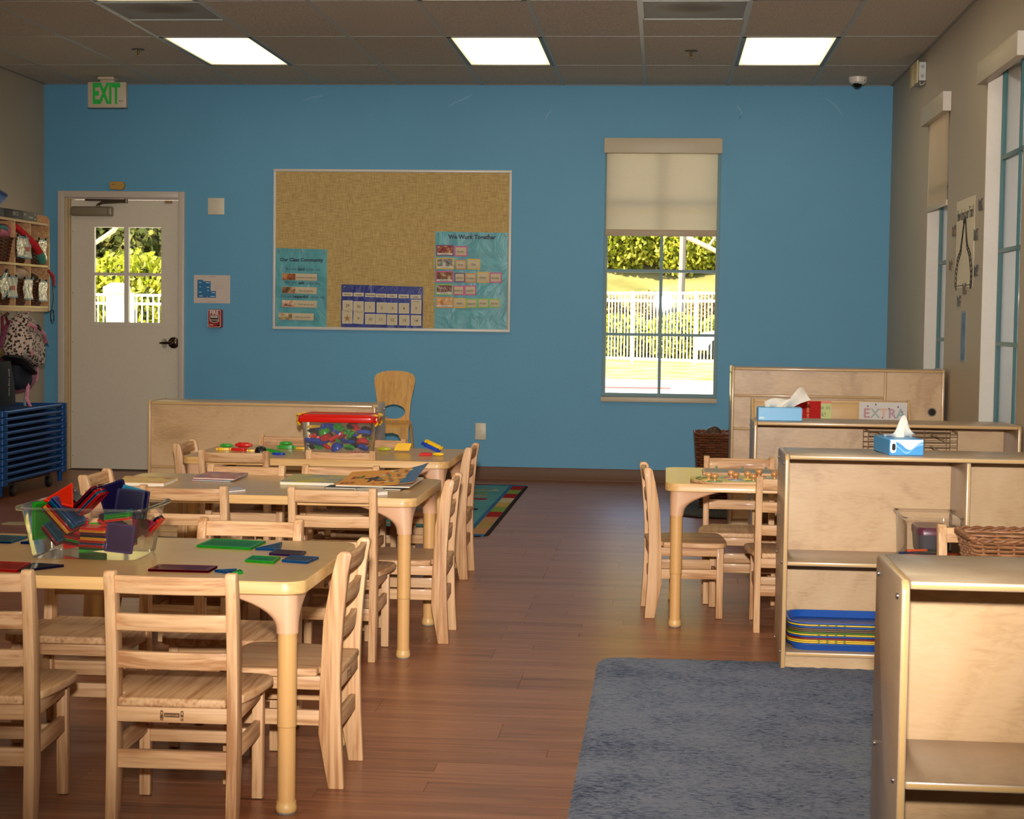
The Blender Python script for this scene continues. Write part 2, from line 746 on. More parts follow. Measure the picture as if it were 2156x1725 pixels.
boxo('wall_angle', RIGHT_X - .02, RIGHT_X, BACK_Y, WALL_Y, CEIL_Z - .001, CEIL_Z + .012, ANG, ceiling)


# ---- lit troffers
def diffuser_mat():
    """acrylic lens: brightest below the tubes, dimmer and yellower towards its rim"""
    t = T('lit_diffuser')
    tc = t.n('TexCoord')
    sp = t.n('SeparateXYZ')
    t.l(tc.outputs['Object'], sp.inputs[0])

    def fall(sock, half, pw):
        a = t.n('Math', _operation='DIVIDE')
        a.inputs[1].default_value = half
        t.l(sock, a.inputs[0])
        b = t.n('Math', _operation='ABSOLUTE')
        t.l(a.outputs[0], b.inputs[0])
        c = t.n('Math', _operation='POWER')
        c.inputs[1].default_value = pw
        t.l(b.outputs[0], c.inputs[0])
        d = t.n('Math', _operation='SUBTRACT')
        d.inputs[0].default_value = 1
        t.l(c.outputs[0], d.inputs[1])
        return d.outputs[0]
    f = t.n('Math', _operation='MULTIPLY')
    t.l(fall(sp.outputs[0], .285, 3.0), f.inputs[0])
    t.l(fall(sp.outputs[1], .62, 5.0), f.inputs[1])
    t.l(t.ramp(f.outputs[0], [(.0, (1.0, .78, .40, 1)), (.55, (1.0, .88, .60, 1)), (1.0, (1.0, .90, .64, 1))]), t.b.inputs['Emission Color'])
    m = t.n('Math', _operation='MULTIPLY_ADD')
    m.inputs[1].default_value = LAMP
    m.inputs[2].default_value = .75
    t.l(f.outputs[0], m.inputs[0])
    t.l(m.outputs[0], t.b.inputs['Emission Strength'])
    t.b.inputs['Base Color'].default_value = (.8, .75, .6, 1)
    return t.m


DIFF = diffuser_mat()
TROF = P('troffer_frame_paint', C(120, 118, 108), .4)
names = {3: 'nearest the exit sign', 6: 'above the bulletin board', 9: 'nearest the security camera'}
for x0, x1, ya, yb, j, i in lights_at:
    if j == 1:
        t = thing('ceiling_light', 'lit rectangular ceiling light ' + names[i], 'ceiling light', ((x0 + x1) / 2, (ya + yb) / 2, CEIL_Z), group='lit ceiling lights by the blue wall')
    else:
        t = thing('ceiling_light', 'lit ceiling light, %s column, %s row from the blue wall' % ({3: 'left', 6: 'middle', 9: 'right'}[i], {3: 'second', 5: 'third', 7: 'fourth', 9: 'fifth', 11: 'sixth', 13: 'seventh'}.get(j, 'last')), 'ceiling light', ((x0 + x1) / 2, (ya + yb) / 2, CEIL_Z), group='ceiling lights over the near half of the room')
    w, h = (x1 - x0) / 2 - .006, (yb - ya) / 2 - .008
    fw_ = .026
    bm = BM()
    box(bm, -w, w, -h, -h + .016, -.002, .03)
    box(bm, -w, w, h - .016, h, -.002, .03)
    box(bm, -w, -w + fw_, -h, h, -.002, .03)
    box(bm, w - fw_, w, -h, h, -.002, .03)
    obj('frame', bm, TROF, t)
    boxo('diffuser', -w + fw_, w - fw_, -h + .016, h - .016, .004, .012, DIFF, t)


# ---- stained ceiling vents
def stain_mat():
    t = T('stained_vent_face').base(.6, .3)
    v = t.coords((1, 1, 1))
    gr = t.n('TexGradient', _gradient_type='SPHERICAL')
    mp = t.n('Mapping')
    mp.inputs['Scale'].default_value = (4.6, 5.6, 1)
    mp.inputs['Location'].default_value = (-.25, 0, 0)
    tc = t.n('TexCoord')
    nz = t.n('TexNoise', Scale=7.0, Detail=3.0, Distortion=1.5)
    t.l(v, nz.inputs['Vector'])
    ad = t.n('VectorMath', _operation='MULTIPLY_ADD')
    ad.inputs[1].default_value = (.12, .12, 0)
    t.l(nz.outputs['Color'], ad.inputs[0])
    t.l(tc.outputs['Object'], ad.inputs[2])
    t.l(ad.outputs[0], mp.inputs['Vector'])
    t.l(mp.outputs[0], gr.inputs['Vector'])
    t.l(t.ramp(gr.outputs['Fac'], [(.0, C(138, 132, 122)), (.35, C(112, 92, 66)), (.7, C(96, 66, 34))]), t.b.inputs['Base Color'])
    return t.m


STAIN = stain_mat()
for (ci, lab) in ((3, 'grey ceiling vent with brown stain above the exit sign side'), (8, 'grey ceiling vent with dark brown swirl stain, right of centre')):
    x0, x1 = gx[ci], gx[ci + 1]
    ya = gy[3]
    t = thing('ceiling_vent', lab, 'vent', ((x0 + x1) / 2, ya + G2 / 2, CEIL_Z), group='ceiling vents')
    obj_ = boxo('panel', -.29, .29, -.29, .29, .004, .012, STAIN, t)
    bm = BM()
    for s in (-1, 1):
        box(bm, -.297, .297, s * .29 - .008, s * .29 + .008, -.003, .01)
        box(bm, s * .29 - .008, s * .29 + .008, -.29, .29, -.003, .01)
    obj('frame', bm, GRID, t)

# ---- sprinklers, camera dome
for (x, y, lab) in ((-3.50, 11.282, 'pendent fire sprinkler in ceiling tile left of the lights'), (.144, 11.336, 'pendent fire sprinkler in ceiling tile between two lights')):
    t = thing('sprinkler', lab, 'sprinkler', (x, y, CEIL_Z + .003), group='ceiling sprinklers')
    bm = BM()
    lathe(bm, [(.0, .0), (.042, .0), (.040, -.006), (.012, -.010), (0, -.010)], 20)
    obj('escutcheon', bm, P('dark_escutcheon', C(70, 62, 50), .4, .5, .6), t)
    bm = BM()
    lathe(bm, [(.008, -.008), (.008, -.03), (.004, -.034), (.004, -.04), (.02, -.042), (.02, -.045), (.0, -.046)], 12)
    obj('head', bm, P('brass', C(150, 118, 60), .3, .5, 1), t)
t = thing('security_camera', 'white dome security camera on ceiling in right corner', 'security camera', (1.345, 12.56, CEIL_Z + .003))
bm = BM()
lathe(bm, [(.0, .0), (.068, .0), (.066, -.014), (.062, -.036), (.044, -.050), (0, -.052)], 24)
obj('housing', bm, P('white_camera_shell', C(225, 215, 200), .35), t)
bm = BM()
ico(bm, (-.006, -.012, -.042), .036, 3)
obj('lens_dome', bm, P('black_dome', C(14, 12, 12), .08), t)
bm = BM()
lathe(bm, [(0, 0), (.005, 0), (.005, .006), (0, .006)], 10, (.040, -.047, -.030))
obj('screw', bm, BLACK, t)

# ---- window_1 in the blue wall
CREAM = P('cream_vinyl', C(196, 180, 152), .45)


def fabric_mat(name, col, tr=.45):
    t = T(name)
    nt = t.nt
    v = t.coords((1, 1, 1), rnd=False)
    nz = t.n('TexNoise', Scale=380.0, Detail=2.0)
    t.l(v, nz.inputs['Vector'])
    c2 = [x * .88 for x in col[:3]] + [1]
    cc = t.ramp(nz.outputs['Fac'], [(.35, c2), (.65, col)])
    df = t.n('BsdfDiffuse')
    tl = t.n('BsdfTranslucent')
    t.l(cc, df.inputs['Color'])
    t.l(cc, tl.inputs['Color'])
    mx = t.n('MixShader')
    mx.inputs[0].default_value = tr
    t.l(df.outputs[0], mx.inputs[1])
    t.l(tl.outputs[0], mx.inputs[2])
    t.l(mx.outputs[0], t.out.inputs[0])
    return t.m


BLIND = fabric_mat('roller_shade_cloth', C(206, 194, 168), .34)
w1 = struct(bpy.data.objects.new('window_1', None), 'tall teal framed window in the blue wall', 'window')
COL.objects.link(w1)
x0, x1, z0, z1 = WIN
yf = WALL_Y + .055
boxo('window_frame', x0, x0 + .026, yf - .01, yf + .03, z0, z1, TEAL, w1)
boxo('window_frame', x1 - .026, x1, yf - .01, yf + .03, z0, z1, TEAL, w1)
boxo('window_frame', x0 + .026, x1 - .026, yf - .01, yf + .03, z0, z0 + .028, TEAL, w1)
boxo('window_frame', x0 + .026, x1 - .026, yf - .01, yf + .03, z1 - .026, z1, TEAL, w1)
xm = (x0 + x1) / 2
boxo('mullion', xm - .012, xm + .012, yf - .008, yf + .02, z0 + .028, z1 - .026, TEAL, w1)
mz = [z0 + .028] + [1.110, 1.588, 2.070] + [z1 - .026]
for z in mz[1:-1]:
    boxo('muntin', x0 + .026, xm - .012, yf - .008, yf + .02, z - .011, z + .011, TEAL, w1)
    boxo('muntin', xm + .012, x1 - .026, yf - .008, yf + .02, z - .011, z + .011, TEAL, w1)
for k in range(4):
    for (a, b) in ((x0 + .026, xm - .012), (xm + .012, x1 - .026)):
        boxo('window_pane', a - .004, b + .004, yf + .006, yf + .010, mz[k] + (.0 if k == 0 else .007), mz[k + 1] - (.0 if k == 3 else .007), PANE, w1)
boxo('window_sill', x0 - .004, x1 + .002, WALL_Y - .022, WALL_Y + .05, z0 - .036, z0, CREAM, w1, .003)
t = thing('roller_shade', 'cream roller shade half lowered over the blue wall window', 'window shade', (0, WALL_Y, 0))
boxo('valance', x0 - .006, x1 + .004, -.075, -.002, 2.457, 2.568, CREAM, t, .003)
bm = BM()
n = 10
rings = [[(x, -.006 - .0015 * math.sin(z * 9 + x * 4), z) for x in [-.444 + .822 * i / n for i in range(n + 1)]] for z in [2.47 - .60 * k / 12 for k in range(13)]]
loft(bm, rings, 0, False, False, False)
obj('shade_cloth', bm, BLIND, t)
boxo('bottom_bar', -.446, .379, -.013, .0, 1.846, 1.894, P('shade_bar', C(178, 156, 128), .5), t, .004)


# ---- windows in the right wall
def right_window(nm, rc, label):
    w = struct(bpy.data.objects.new(nm, None), label, 'window')
    COL.objects.link(w)
    a, b, z0, z1 = rc
    X = RIGHT_X
    # white reveals
    boxo('reveal', X + .001, X + .19, b - .004, b, z0, z1, WHITE_PAINT, w)
    boxo('reveal', X + .001, X + .19, a, a + .004, z0, z1, WHITE_PAINT, w)
    boxo('reveal', X + .001, X + .19, a + .004, b - .004, z1 - .004, z1, WHITE_PAINT, w)
    boxo('window_sill', X - .02, X + .19, a + .004, b - .004, z0 - .03, z0, CREAM, w, .003)
    xf = X + .075
    for (p, q) in ((a + .004, a + .028), (b - .028, b - .004)):
        boxo('window_frame', xf, xf + .020, p, q, z0, z1, TEAL, w)
    boxo('window_frame', xf, xf + .035, a + .028, b - .028, z1 - .026, z1 - .004, TEAL, w)
    boxo('window_frame', xf, xf + .035, a + .028, b - .028, z0, z0 + .024, TEAL, w)
    m = (a + b) / 2
    boxo('mullion', xf, xf + .014, m - .008, m + .008, z0 + .024, z1 - .026, TEAL, w)
    zs = [z0 + .024, 1.125, 1.605, 2.085, z1 - .026]
    for z in zs[1:-1]:
        boxo('muntin', xf, xf + .026, a + .028, m - .011, z - .011, z + .011, TEAL, w)
        boxo('muntin', xf, xf + .026, m + .011, b - .028, z - .011, z + .011, TEAL, w)
    for k in range(4):
        for (p, q) in ((a + .028, m - .011), (m + .011, b - .028)):
            boxo('window_pane', xf + .012, xf + .016, p - .003, q + .003, zs[k] + .006, zs[k + 1] - .006, PANE, w)


right_window('window_2', R1, 'far tall window in the right wall with shade half down')
right_window('window_3', R2, 'near tall window in the right wall at the picture edge')
right_window('window_4', R3, 'tall window in the right wall beside the shelves')
right_window('window_5', R4, 'tall window in the right wall behind the nearest shelf')


def wall_shade(rc, drop, lab):
    a, b, z0, z1 = rc
    t = thing('roller_shade', lab, 'window shade', (RIGHT_X, 0, 0))
    boxo('valance', -.048, -.001, a - .03, b + .05, 2.468, 2.580, CREAM, t, .002)
    boxo('end_cap', -.048, -.001, a - .034, a - .031, 2.468, 2.580, WHITE_PAINT, t)
    if drop:
        bm = BM()
        rings = [[(-.004 - .001 * math.sin(z * 9 + y), y, z) for y in [a + .01 + (b - a - .05) * i / 8 for i in range(9)]] for z in [2.475 - drop * k / 10 for k in range(11)]]
        loft(bm, rings, 0, False, False, False)
        obj('shade_cloth', bm, BLIND, t)
        boxo('bottom_bar', -.010, .002, a + .01, b - .04, 2.475 - drop - .035, 2.475 - drop, CREAM, t, .003)


wall_shade(R1, .52, 'cream roller shade half down on the far right wall window')
wall_shade(R2, 0, 'cream shade valance over the near right wall window, fully raised')


# ---- door_1
d = struct(bpy.data.objects.new('door_1', None), 'off white exit door with four pane window', 'door')
COL.objects.link(d)
yd = WALL_Y + .02
FRAME_P = P('door_frame_enamel', C(200, 186, 172), .35)
FRAME_Y = P('door_frame_inner', C(196, 172, 128), .4)
boxo('door_jamb', -4.652, -4.600, WALL_Y - .03, WALL_Y + .15, 0, 2.150, FRAME_P, d, .004)
boxo('door_jamb', -3.706, -3.660, WALL_Y - .03, WALL_Y + .15, 0, 2.150, FRAME_P, d, .004)
boxo('door_head', -4.600, -3.706, WALL_Y - .03, WALL_Y + .15, 2.100, 2.150, FRAME_P, d, .004)
boxo('door_stop', -4.600, -4.580, WALL_Y - .012, WALL_Y + .12, 0, 2.100, FRAME_Y, d, .002)
boxo('door_stop', -4.580, -4.566, WALL_Y + .004, WALL_Y + .12, 0, 2.100, FRAME_Y, d, .002)
boxo('door_stop', -4.580, -3.706, WALL_Y + .002, WALL_Y + .12, 2.088, 2.100, FRAME_P, d, .002)
LITE = (-4.389, -3.851, 1.147, 1.876)
bm = BM()
cells(bm, 'y', yd, yd + .045, -4.562, -3.712, .012, 2.084, [LITE])
leaf = obj('door_leaf', bm, DOOR_PAINT, d, smooth=0)
bm = BM()
cells(bm, 'y', yd - .006, yd, -4.423, -3.822, 1.114, 1.911, [LITE])
obj('lite_frame', bm, DOOR_PAINT, leaf, smooth=0)
lx0, lx1, lz0, lz1 = LITE
boxo('lite_stile', lx0, lx0 + .012, yd - .005, yd + .03, lz0, lz1, WHITE_PAINT, leaf)
lm = (lx0 + lx1) / 2 - .002
boxo('lite_mullion', lm - .020, lm + .014, yd - .005, yd + .03, lz0, lz1, WHITE_PAINT, leaf)
for (a, b) in ((lx0 + .012, lm - .020), (lm + .014, lx1)):
    boxo('lite_muntin', a, b, yd - .005, yd + .03, 1.505, 1.528, DOOR_PAINT, leaf)
    boxo('door_pane', a, b, yd + .02, yd + .024, lz0, 1.505, PANE, leaf)
    boxo('door_pane', a, b, yd + .02, yd + .024, 1.528, lz1, PANE, leaf)
boxo('door_sweep', -4.562, -3.712, yd - .004, yd + .03, .0, .012, STEEL, d)
boxo('threshold', -4.580, -3.706, yd - .02, yd + .12, .0, .006, STEEL, d)
# lever handle
bm = BM()
lathe(bm, [(0, 0), (.044, 0), (.043, .008), (.034, .016), (.016, .022), (.013, .05), (0, .052)], 20)
for v in bm.verts:
    v.co = Vector((v.co.x - 3.752, yd - v.co.z, v.co.y + .995))
tube(bm, [(-3.752, yd - .046, .995), (-3.79, yd - .048, .995), (-3.83, yd - .044, .993), (-3.852, yd - .03, .992)], [.012, .011, .009, .007], 8)
obj('door_handle', bm, P('satin_nickel', C(110, 100, 88), .22, .5, 1), d)
# clear child-proof cover behind the lever
bm = BM()
ext(bm, rr(.03, .07, .012, 3, -3.822, .99), 'y', yd - .024, yd)
obj('lever_guard', bm, CLEAR, d)
# closer
CLOSER = P('closer_paint', C(142, 128, 106), .35, .5, .3)
bm = BM()
box(bm, -4.545, -4.222, yd - .062, yd, 1.958, 2.032)
cl = obj('door_closer', bev(bm, .014, 3), CLOSER, d)
boxo('closer_seam', -4.258, -4.250, yd - .064, yd - .05, 1.966, 2.024, STEEL, cl)
bm = BM()
tube(bm, [(-4.34, yd - .03, 2.032), (-4.34, yd - .03, 2.045)], .015, 10)
tube(bm, [(-4.34, yd - .035, 2.045), (-4.30, yd - .05, 2.062), (-4.10, yd - .09, 2.068)], .011, 8)
tube(bm, [(-4.10, yd - .09, 2.074), (-4.28, yd - .05, 2.080), (-4.44, yd - .03, 2.082)], .008, 8)
tube(bm, [(-4.10, yd - .09, 2.055), (-4.10, yd - .09, 2.090)], .013, 10)
obj('closer_arm', bm, DARK_STEEL, d)
bm = BM()
box(bm, -3.820, -3.765, yd - .03, yd, 2.062, 2.080)
obj('door_contact', bev(bm, .003, 1), P('contact_plastic', C(150, 116, 62), .5), d)
for z in (1.84, 1.37, .99, .45, .11):
    bm = BM()
    ico(bm, (-4.548, yd - .001, z), .004, 1)
    obj('leaf_screw', bm, DARK_STEEL, leaf)


# ================================================================== FURNITURE
# ---- child's ladder-back chair, facing +Y, 62 cm high
def make_chair():
    t = thing('child_chair', 'x', 'chair', group='small ladder back chairs')
    hz = .62 / .613
    fr = [(0, .024), (.142, -.003), (.273, 0), (.436, .008), (.55, .029), (.604, .0425)]
    bk = [(.604, .080), (.55, .070), (.436, .060), (.36, .055), (.273, .053), (.178, .0555), (.142, .0566), (0, .065)]
    pts = [(-.115 - s, z * hz) for z, s in fr] + [(-.115 - .052, .613 * hz), (-.115 - .074, .613 * hz)] + [(-.115 - s, z * hz) for z, s in bk]
    for s in (-1, 1):
        bm = BM()
        ext(bm, pts, 'x', s * .145 - .013, s * .145 + .013)
        obj('back_post', bev(bm, .003, 2, 20), W_CZ, t)

    def yb(z):      # centre line of the post at height z
        return -.115 - (.028 if z < .3 else .028 + (z - .3) ** 1.5 * .195)
    for z0, z1 in ((.566, .610), (.476, .518), (.384, .426)):
        bm = BM()
        ya, yc = yb(z0), yb(z1)
        rings = []
        for k in range(9):
            x = -.134 + .268 * k / 8
            bow = -.010 * (1 - (x / .134) ** 2)
            rings.append([(x, ya - .009 + bow, z0), (x, ya + .009 + bow, z0), (x, yc + .009 + bow, z1), (x, yc - .009 + bow, z1)])
        loft(bm, rings)
        obj('back_slat', bev(bm, .003, 2, 40), W_CX, t)
    half = [(.130, -.168), (.130, -.108), (.160, -.108), (.176, -.02), (.186, .07), (.186, .108), (.178, .132), (.160, .148), (.12, .155), (.05, .158)]
    outl = half + [(-x, y) for x, y in reversed(half)]
    bm = BM()
    ext(bm, outl, 'z', .294, .316)
    obj('seat', bev(bm, .006, 3, 50), W_CY, t)
    for s in (-1, 1):
        bm = BM()
        box(bm, s * .145 - .014, s * .145 + .014, .111, .139, 0.002, .294)
        obj('front_leg', bev(bm, .0025, 2), W_CZ, t)
        boxo('side_apron', s * .145 - .009, s * .145 + .009, -.12, .112, .258, .294, W_CY, t, .002)
        boxo('side_stretcher', s * .145 - .008, s * .145 + .008, -.12, .112, .164, .204, W_CY, t, .002)
    boxo('front_apron', -.132, .132, .116, .134, .258, .294, W_CX, t, .002)
    boxo('front_stretcher', -.132, .132, .117, .133, .140, .180, W_CX, t, .002)
    boxo('rear_stretcher', -.133, .133, -.158, -.142, .144, .188, W_CX, t, .002)
    ap = boxo('rear_apron', -.133, .133, -.164, -.146, .257, .294, W_CX, t, .002)
    # burnt-in maker's mark: name plate carried by two small figures
    INK = P('burnt_mark', C(92, 58, 28), .7)
    bm = BM()
    ys = -.1642
    def q(x0, x1, z0, z1):
        box(bm, x0, x1, ys - .0004, ys + .0004, z0, z1)
    q(-.0185, .0185, .2705, .281)
    for sx in (-1, 1):
        cx = sx * .0245
        q(cx - .003, cx + .003, .2835, .2865)
        q(cx - .0035, cx - .0015, .277, .2835)
        q(cx + .0015, cx + .0035, .277, .2835)
        q(cx - .0035, cx + .0035, .2715, .277)
        if sx < 0:
            q(cx - .0045, cx + .0045, .2685, .2715)
        q(cx - .0033, cx - .0006, .2625, .2685)
        q(cx + .0006, cx + .0033, .2625, .2685)
    mk = obj('maker_mark', bm, INK, ap)
    text('Jonti-Craft', .0074, W_CX, ap, (0, ys - .0006, .2757), name='maker_name', depth=.0002)
    FELT = P('chair_foot_pad', C(40, 34, 30), .8)
    for (x, y) in ((-.145, .125), (.145, .125), (-.145, -.160), (.145, -.160)):
        boxo('foot_pad', x - .009, x + .009, y - .009, y + .009, 0, .004, FELT, t)
    return t


chair0 = make_chair()
chairs = [
    (-1.148, 4.129, 1, 'wooden child chair with maker mark, centre of the near side of the magnet tile table'),
    (-1.640, 4.095, 4, 'wooden child chair cut off by the left picture edge, nearest table'),
    (-.985, 4.520, 90, 'wooden child chair at the aisle end of the magnet tile table'),
    (-1.215, 4.860, 180, 'wooden child chair behind the green tiles on the far side of the nearest table'),
    (-1.665, 4.840, 180, 'wooden child chair hidden behind the clear bin of magnet tiles'),
    (-1.680, 6.130, 0, 'green flecked wooden child chair, left on the near side of the picture book table'),
    (-1.155, 6.170, 0, 'wooden child chair right on the near side of the picture book table'),
    (-1.668, 6.660, 180, 'wooden child chair left on the far side of the picture book table'),
    (-1.294, 6.720, 180, 'wooden child chair right on the far side of the picture book table'),
    (-1.972, 6.400, -89, 'wooden child chair at the left end of the picture book table'),
    (-.965, 6.530, 91, 'wooden child chair at the aisle end of the picture book table'),
    (-1.895, 7.700, 0, 'wooden child chair left on the near side of the toy box table'),
    (-1.437, 7.830, 0, 'wooden child chair in front of the red lidded toy box'),
    (-1.865, 8.370, 180, 'wooden child chair left on the far side of the toy box table'),
    (-1.415, 8.270, 180, 'wooden child chair right on the far side of the toy box table'),
    (-2.080, 8.020, -89, 'wooden child chair at the left end of the toy box table'),
    (-1.070, 8.120, 90, 'wooden child chair at the aisle end of the toy box table'),
    (.112, 7.235, -86, 'wooden child chair at the left end of the puzzle table'),
    (.348, 7.590, 180, 'wooden child chair on the far side of the puzzle table'),
    (.530, 6.975, 0, 'wooden child chair on the near side of the puzzle table, half behind the tray shelf'),
    (.985, 5.060, 180, 'wooden child chair carrying the wicker basket behind the nearest shelf'),
]
for i, (x, y, a, lab) in enumerate(chairs):
    o = chair0 if i == 0 else copy_tree(chair0)
    o.location = (x, y, .0085 if i == 20 else 0)
    o.rotation_euler = (0, 0, R(a))
    o['label'] = lab
    if i == 5:
        for (sx_, sz_) in ((-.05, .41), (-.03, .405), (.06, .412), (.065, .408), (.09, .40)):
            b5 = BM()
            ico(b5, (sx_, -.1605, sz_), .0028, 1, (1.3, .3, .8))
            obj('paint_speck', b5, P('green_paint', C(60, 140, 40), .5), o)

# ---- activity tables, 48 x 30 in
TOP_M = birch('table_laminate', (C(182, 138, 84), C(192, 150, 96), C(198, 158, 104)), .3, .2)
BAND_M = wood('table_edge_band', (C(200, 152, 92), C(212, 166, 104), C(218, 174, 114)), 'x', .4, 1, .1)
BRACK = P('peach_bracket_plastic', C(214, 166, 128), .35, .5, 0, .1)
LEG_M = P('tan_leg_enamel', C(210, 160, 98), .38, .4, 0, .1)
CAP_M = P('tan_leg_cap', C(214, 170, 104), .4)
GLIDE = P('grey_glide', C(110, 108, 104), .5)


def make_table(W=1.219, D_=.762, H=.580):
    t = thing('activity_table', 'x', 'table', group='low activity tables')
    bm = BM()
    ring = rr(W, D_, .055, 6)
    r2 = rr(W - .004, D_ - .004, .053, 6)
    loft(bm, [[(x, y, H - .032) for x, y in r2], [(x, y, H - .030) for x, y in ring], [(x, y, H - .003) for x, y in ring], [(x, y, H) for x, y in r2]], 1, True, True)
    for f in bm.faces:
        if len(f.verts) > 6:
            f.material_index = 0
    obj('tabletop', bm, [TOP_M, BAND_M], t)
    for sx in (-1, 1):
        for sy in (-1, 1):
            cx, cy = sx * (W / 2 - .047), sy * (D_ / 2 - .047)
            bm = BM()
            rings = []
            for k in range(9):
                f = k / 8
                z = H - .034 - .098 * (1 - f)
                e = .054 + .150 * f ** 2.6
                rad = .0265 + .004 * f
                pr = rr(e, e, min(rad, e / 2 - .0005), 4)
                ox, oy = -sx * (e - .054) / 2, -sy * (e - .054) / 2
                rings.append([(cx + x + ox, cy + y + oy, z) for x, y in pr])
            loft(bm, rings)
            leg = None
            obj('leg_bracket', bm, BRACK, t)
            bm = BM()
            lathe(bm, [(.0, .012), (.0222, .012), (.0222, .215), (.0240, .217), (.0240, H - .13), (0, H - .13)], 20, (cx, cy, 0))
            leg = obj('leg', bm, LEG_M, t)
            bm = BM()
            lathe(bm, [(0, .004), (.024, .004), (.026, .008), (.026, .018), (.0245, .021), (.0245, .030), (0, .030)], 20, (cx, cy, 0))
            obj('foot_cap', bm, CAP_M, leg)
            bm = BM()
            lathe(bm, [(0, 0), (.024, 0), (.024, .004), (0, .004)], 16, (cx, cy, 0))
            obj('glide', bm, GLIDE, leg)
    return t


table0 = make_table()
TZ = .580
tables = [(-1.4695, 4.476, 'low table nearest the camera with clear bin and magnet tiles'),
          (-1.4750, 6.431, 'low table in the middle row covered with picture books'),
          (-1.5550, 7.990, 'low table farthest back with the red lidded toy box'),
          (.6280, 7.222, 'low table on the right with the wooden knob puzzle')]
for i, (x, y, lab) in enumerate(tables):
    o = table0 if i == 0 else copy_tree(table0)
    o.location = (x, y, 0)
    o['label'] = lab


# ---- birch shelf units. local: x 0..W, y 0 (front) .. D, z 0..H
def side_profile(Dp, H, r=.022):
    pts = [(0, 0), (Dp, 0)]
    for k in range(5):
        a = R(90 * k / 4)
        pts.append((Dp - r + r * math.cos(a), H - r + r * math.sin(a)))
    for k in range(5):
        a = R(90 + 90 * k / 4)
        pts.append((r + r * math.cos(a), H - r + r * math.sin(a)))
    return pts


def panel(name, parent, x0, x1, y0, y1, z0, z1, edge='f', mats=None, bv=.004):
    """plywood board; the faces looking front/back (and up for sides) show plies"""
    bm = BM()
    box(bm, x0, x1, y0, y1, z0, z1)
    for f in bm.faces:
        n = f.calc_center_median()
        if abs(n.y - y0) < 1e-6 or abs(n.y - y1) < 1e-6:
            f.material_index = 1
    bev(bm, bv, 2)
    return obj(name, bm, mats or [BIRCH_D, EDGE], parent)


def side_panel(parent, x0, x1, Dp, H, screws=(), out=-1):
    bm = BM()
    ext(bm, side_profile(Dp, H), 'x', x0, x1, 0, 1)
    s = obj('side_panel', bev(bm, .0035, 2, 60), [BIRCH_D, EDGE], parent)
    for (y, z) in screws:
        b = BM()
        lathe(b, [(.0, .0), (.0062, 0), (.0055, .003), (.003, .0045), (0, .005)], 10)
        xx = x0 if out < 0 else x1
        for v in b.verts:
            v.co = Vector((xx + out * v.co.z, y + v.co.x, z + v.co.y))
        obj('screw', b, SCREW, s)
    return s


def shelf_unit(label, loc, W=1.213, H=.762, Dp=.37, divider=None, mids=(), rz=0, mid_z=.385, group='birch storage shelves'):
    t = thing('storage_shelf', label, 'shelf', loc, rz, group)
    th = .0155
    sc = [(.045, H - .035), (Dp - .045, H - .035), (.045, mid_z - .008), (Dp - .045, mid_z - .008), (.045, .058), (Dp - .045, .058)]
    side_panel(t, 0, th, Dp, H, sc, -1)
    side_panel(t, W - th, W, Dp, H, sc, 1)
    panel('top_panel', t, th, W - th, .004, Dp - .004, H - .017, H - .001)
    panel('bottom_shelf', t, th, W - th, .006, Dp - .03, .049, .065)
    bm = BM()
    box(bm, th, W - th, .02, .034, 0, .049)
    obj('toe_board', bm, BIRCH, t)
    bm = BM()
    box(bm, th, W - th, Dp - .034, Dp - .026, .065, H - .017)
    obj('back_panel', bm, BIRCH, t)
    if divider:
        panel('divider', t, divider - th / 2, divider + th / 2,   .008, Dp - .034, .065, H - .017)
    xs = [th] + ([divider - th / 2, divider + th / 2] if divider else []) + [W - th]
    for k in range(0, len(xs), 2):
        if k // 2 in mids:
            panel('middle_shelf', t, xs[k], xs[k + 1], .008, Dp - .034, mid_z - .0155, mid_z)
    return t


S4Y, S3Y, S2Y = 3.125, 6.085, 8.045
shelf_unit('birch shelf nearest the camera at the lower right corner, empty', (.434, S4Y, .006), divider=.64, mids=(0, 1), mid_z=.395)
shelf_unit('birch shelf holding the stack of coloured trays on the blue carpet', (.432, S3Y, 0), divider=.633, mids=(0, 1))
shelf_unit('birch shelf behind the puzzle table with a tissue box at its left end', (.425, S2Y, 0), mids=(0,), mid_z=.40)


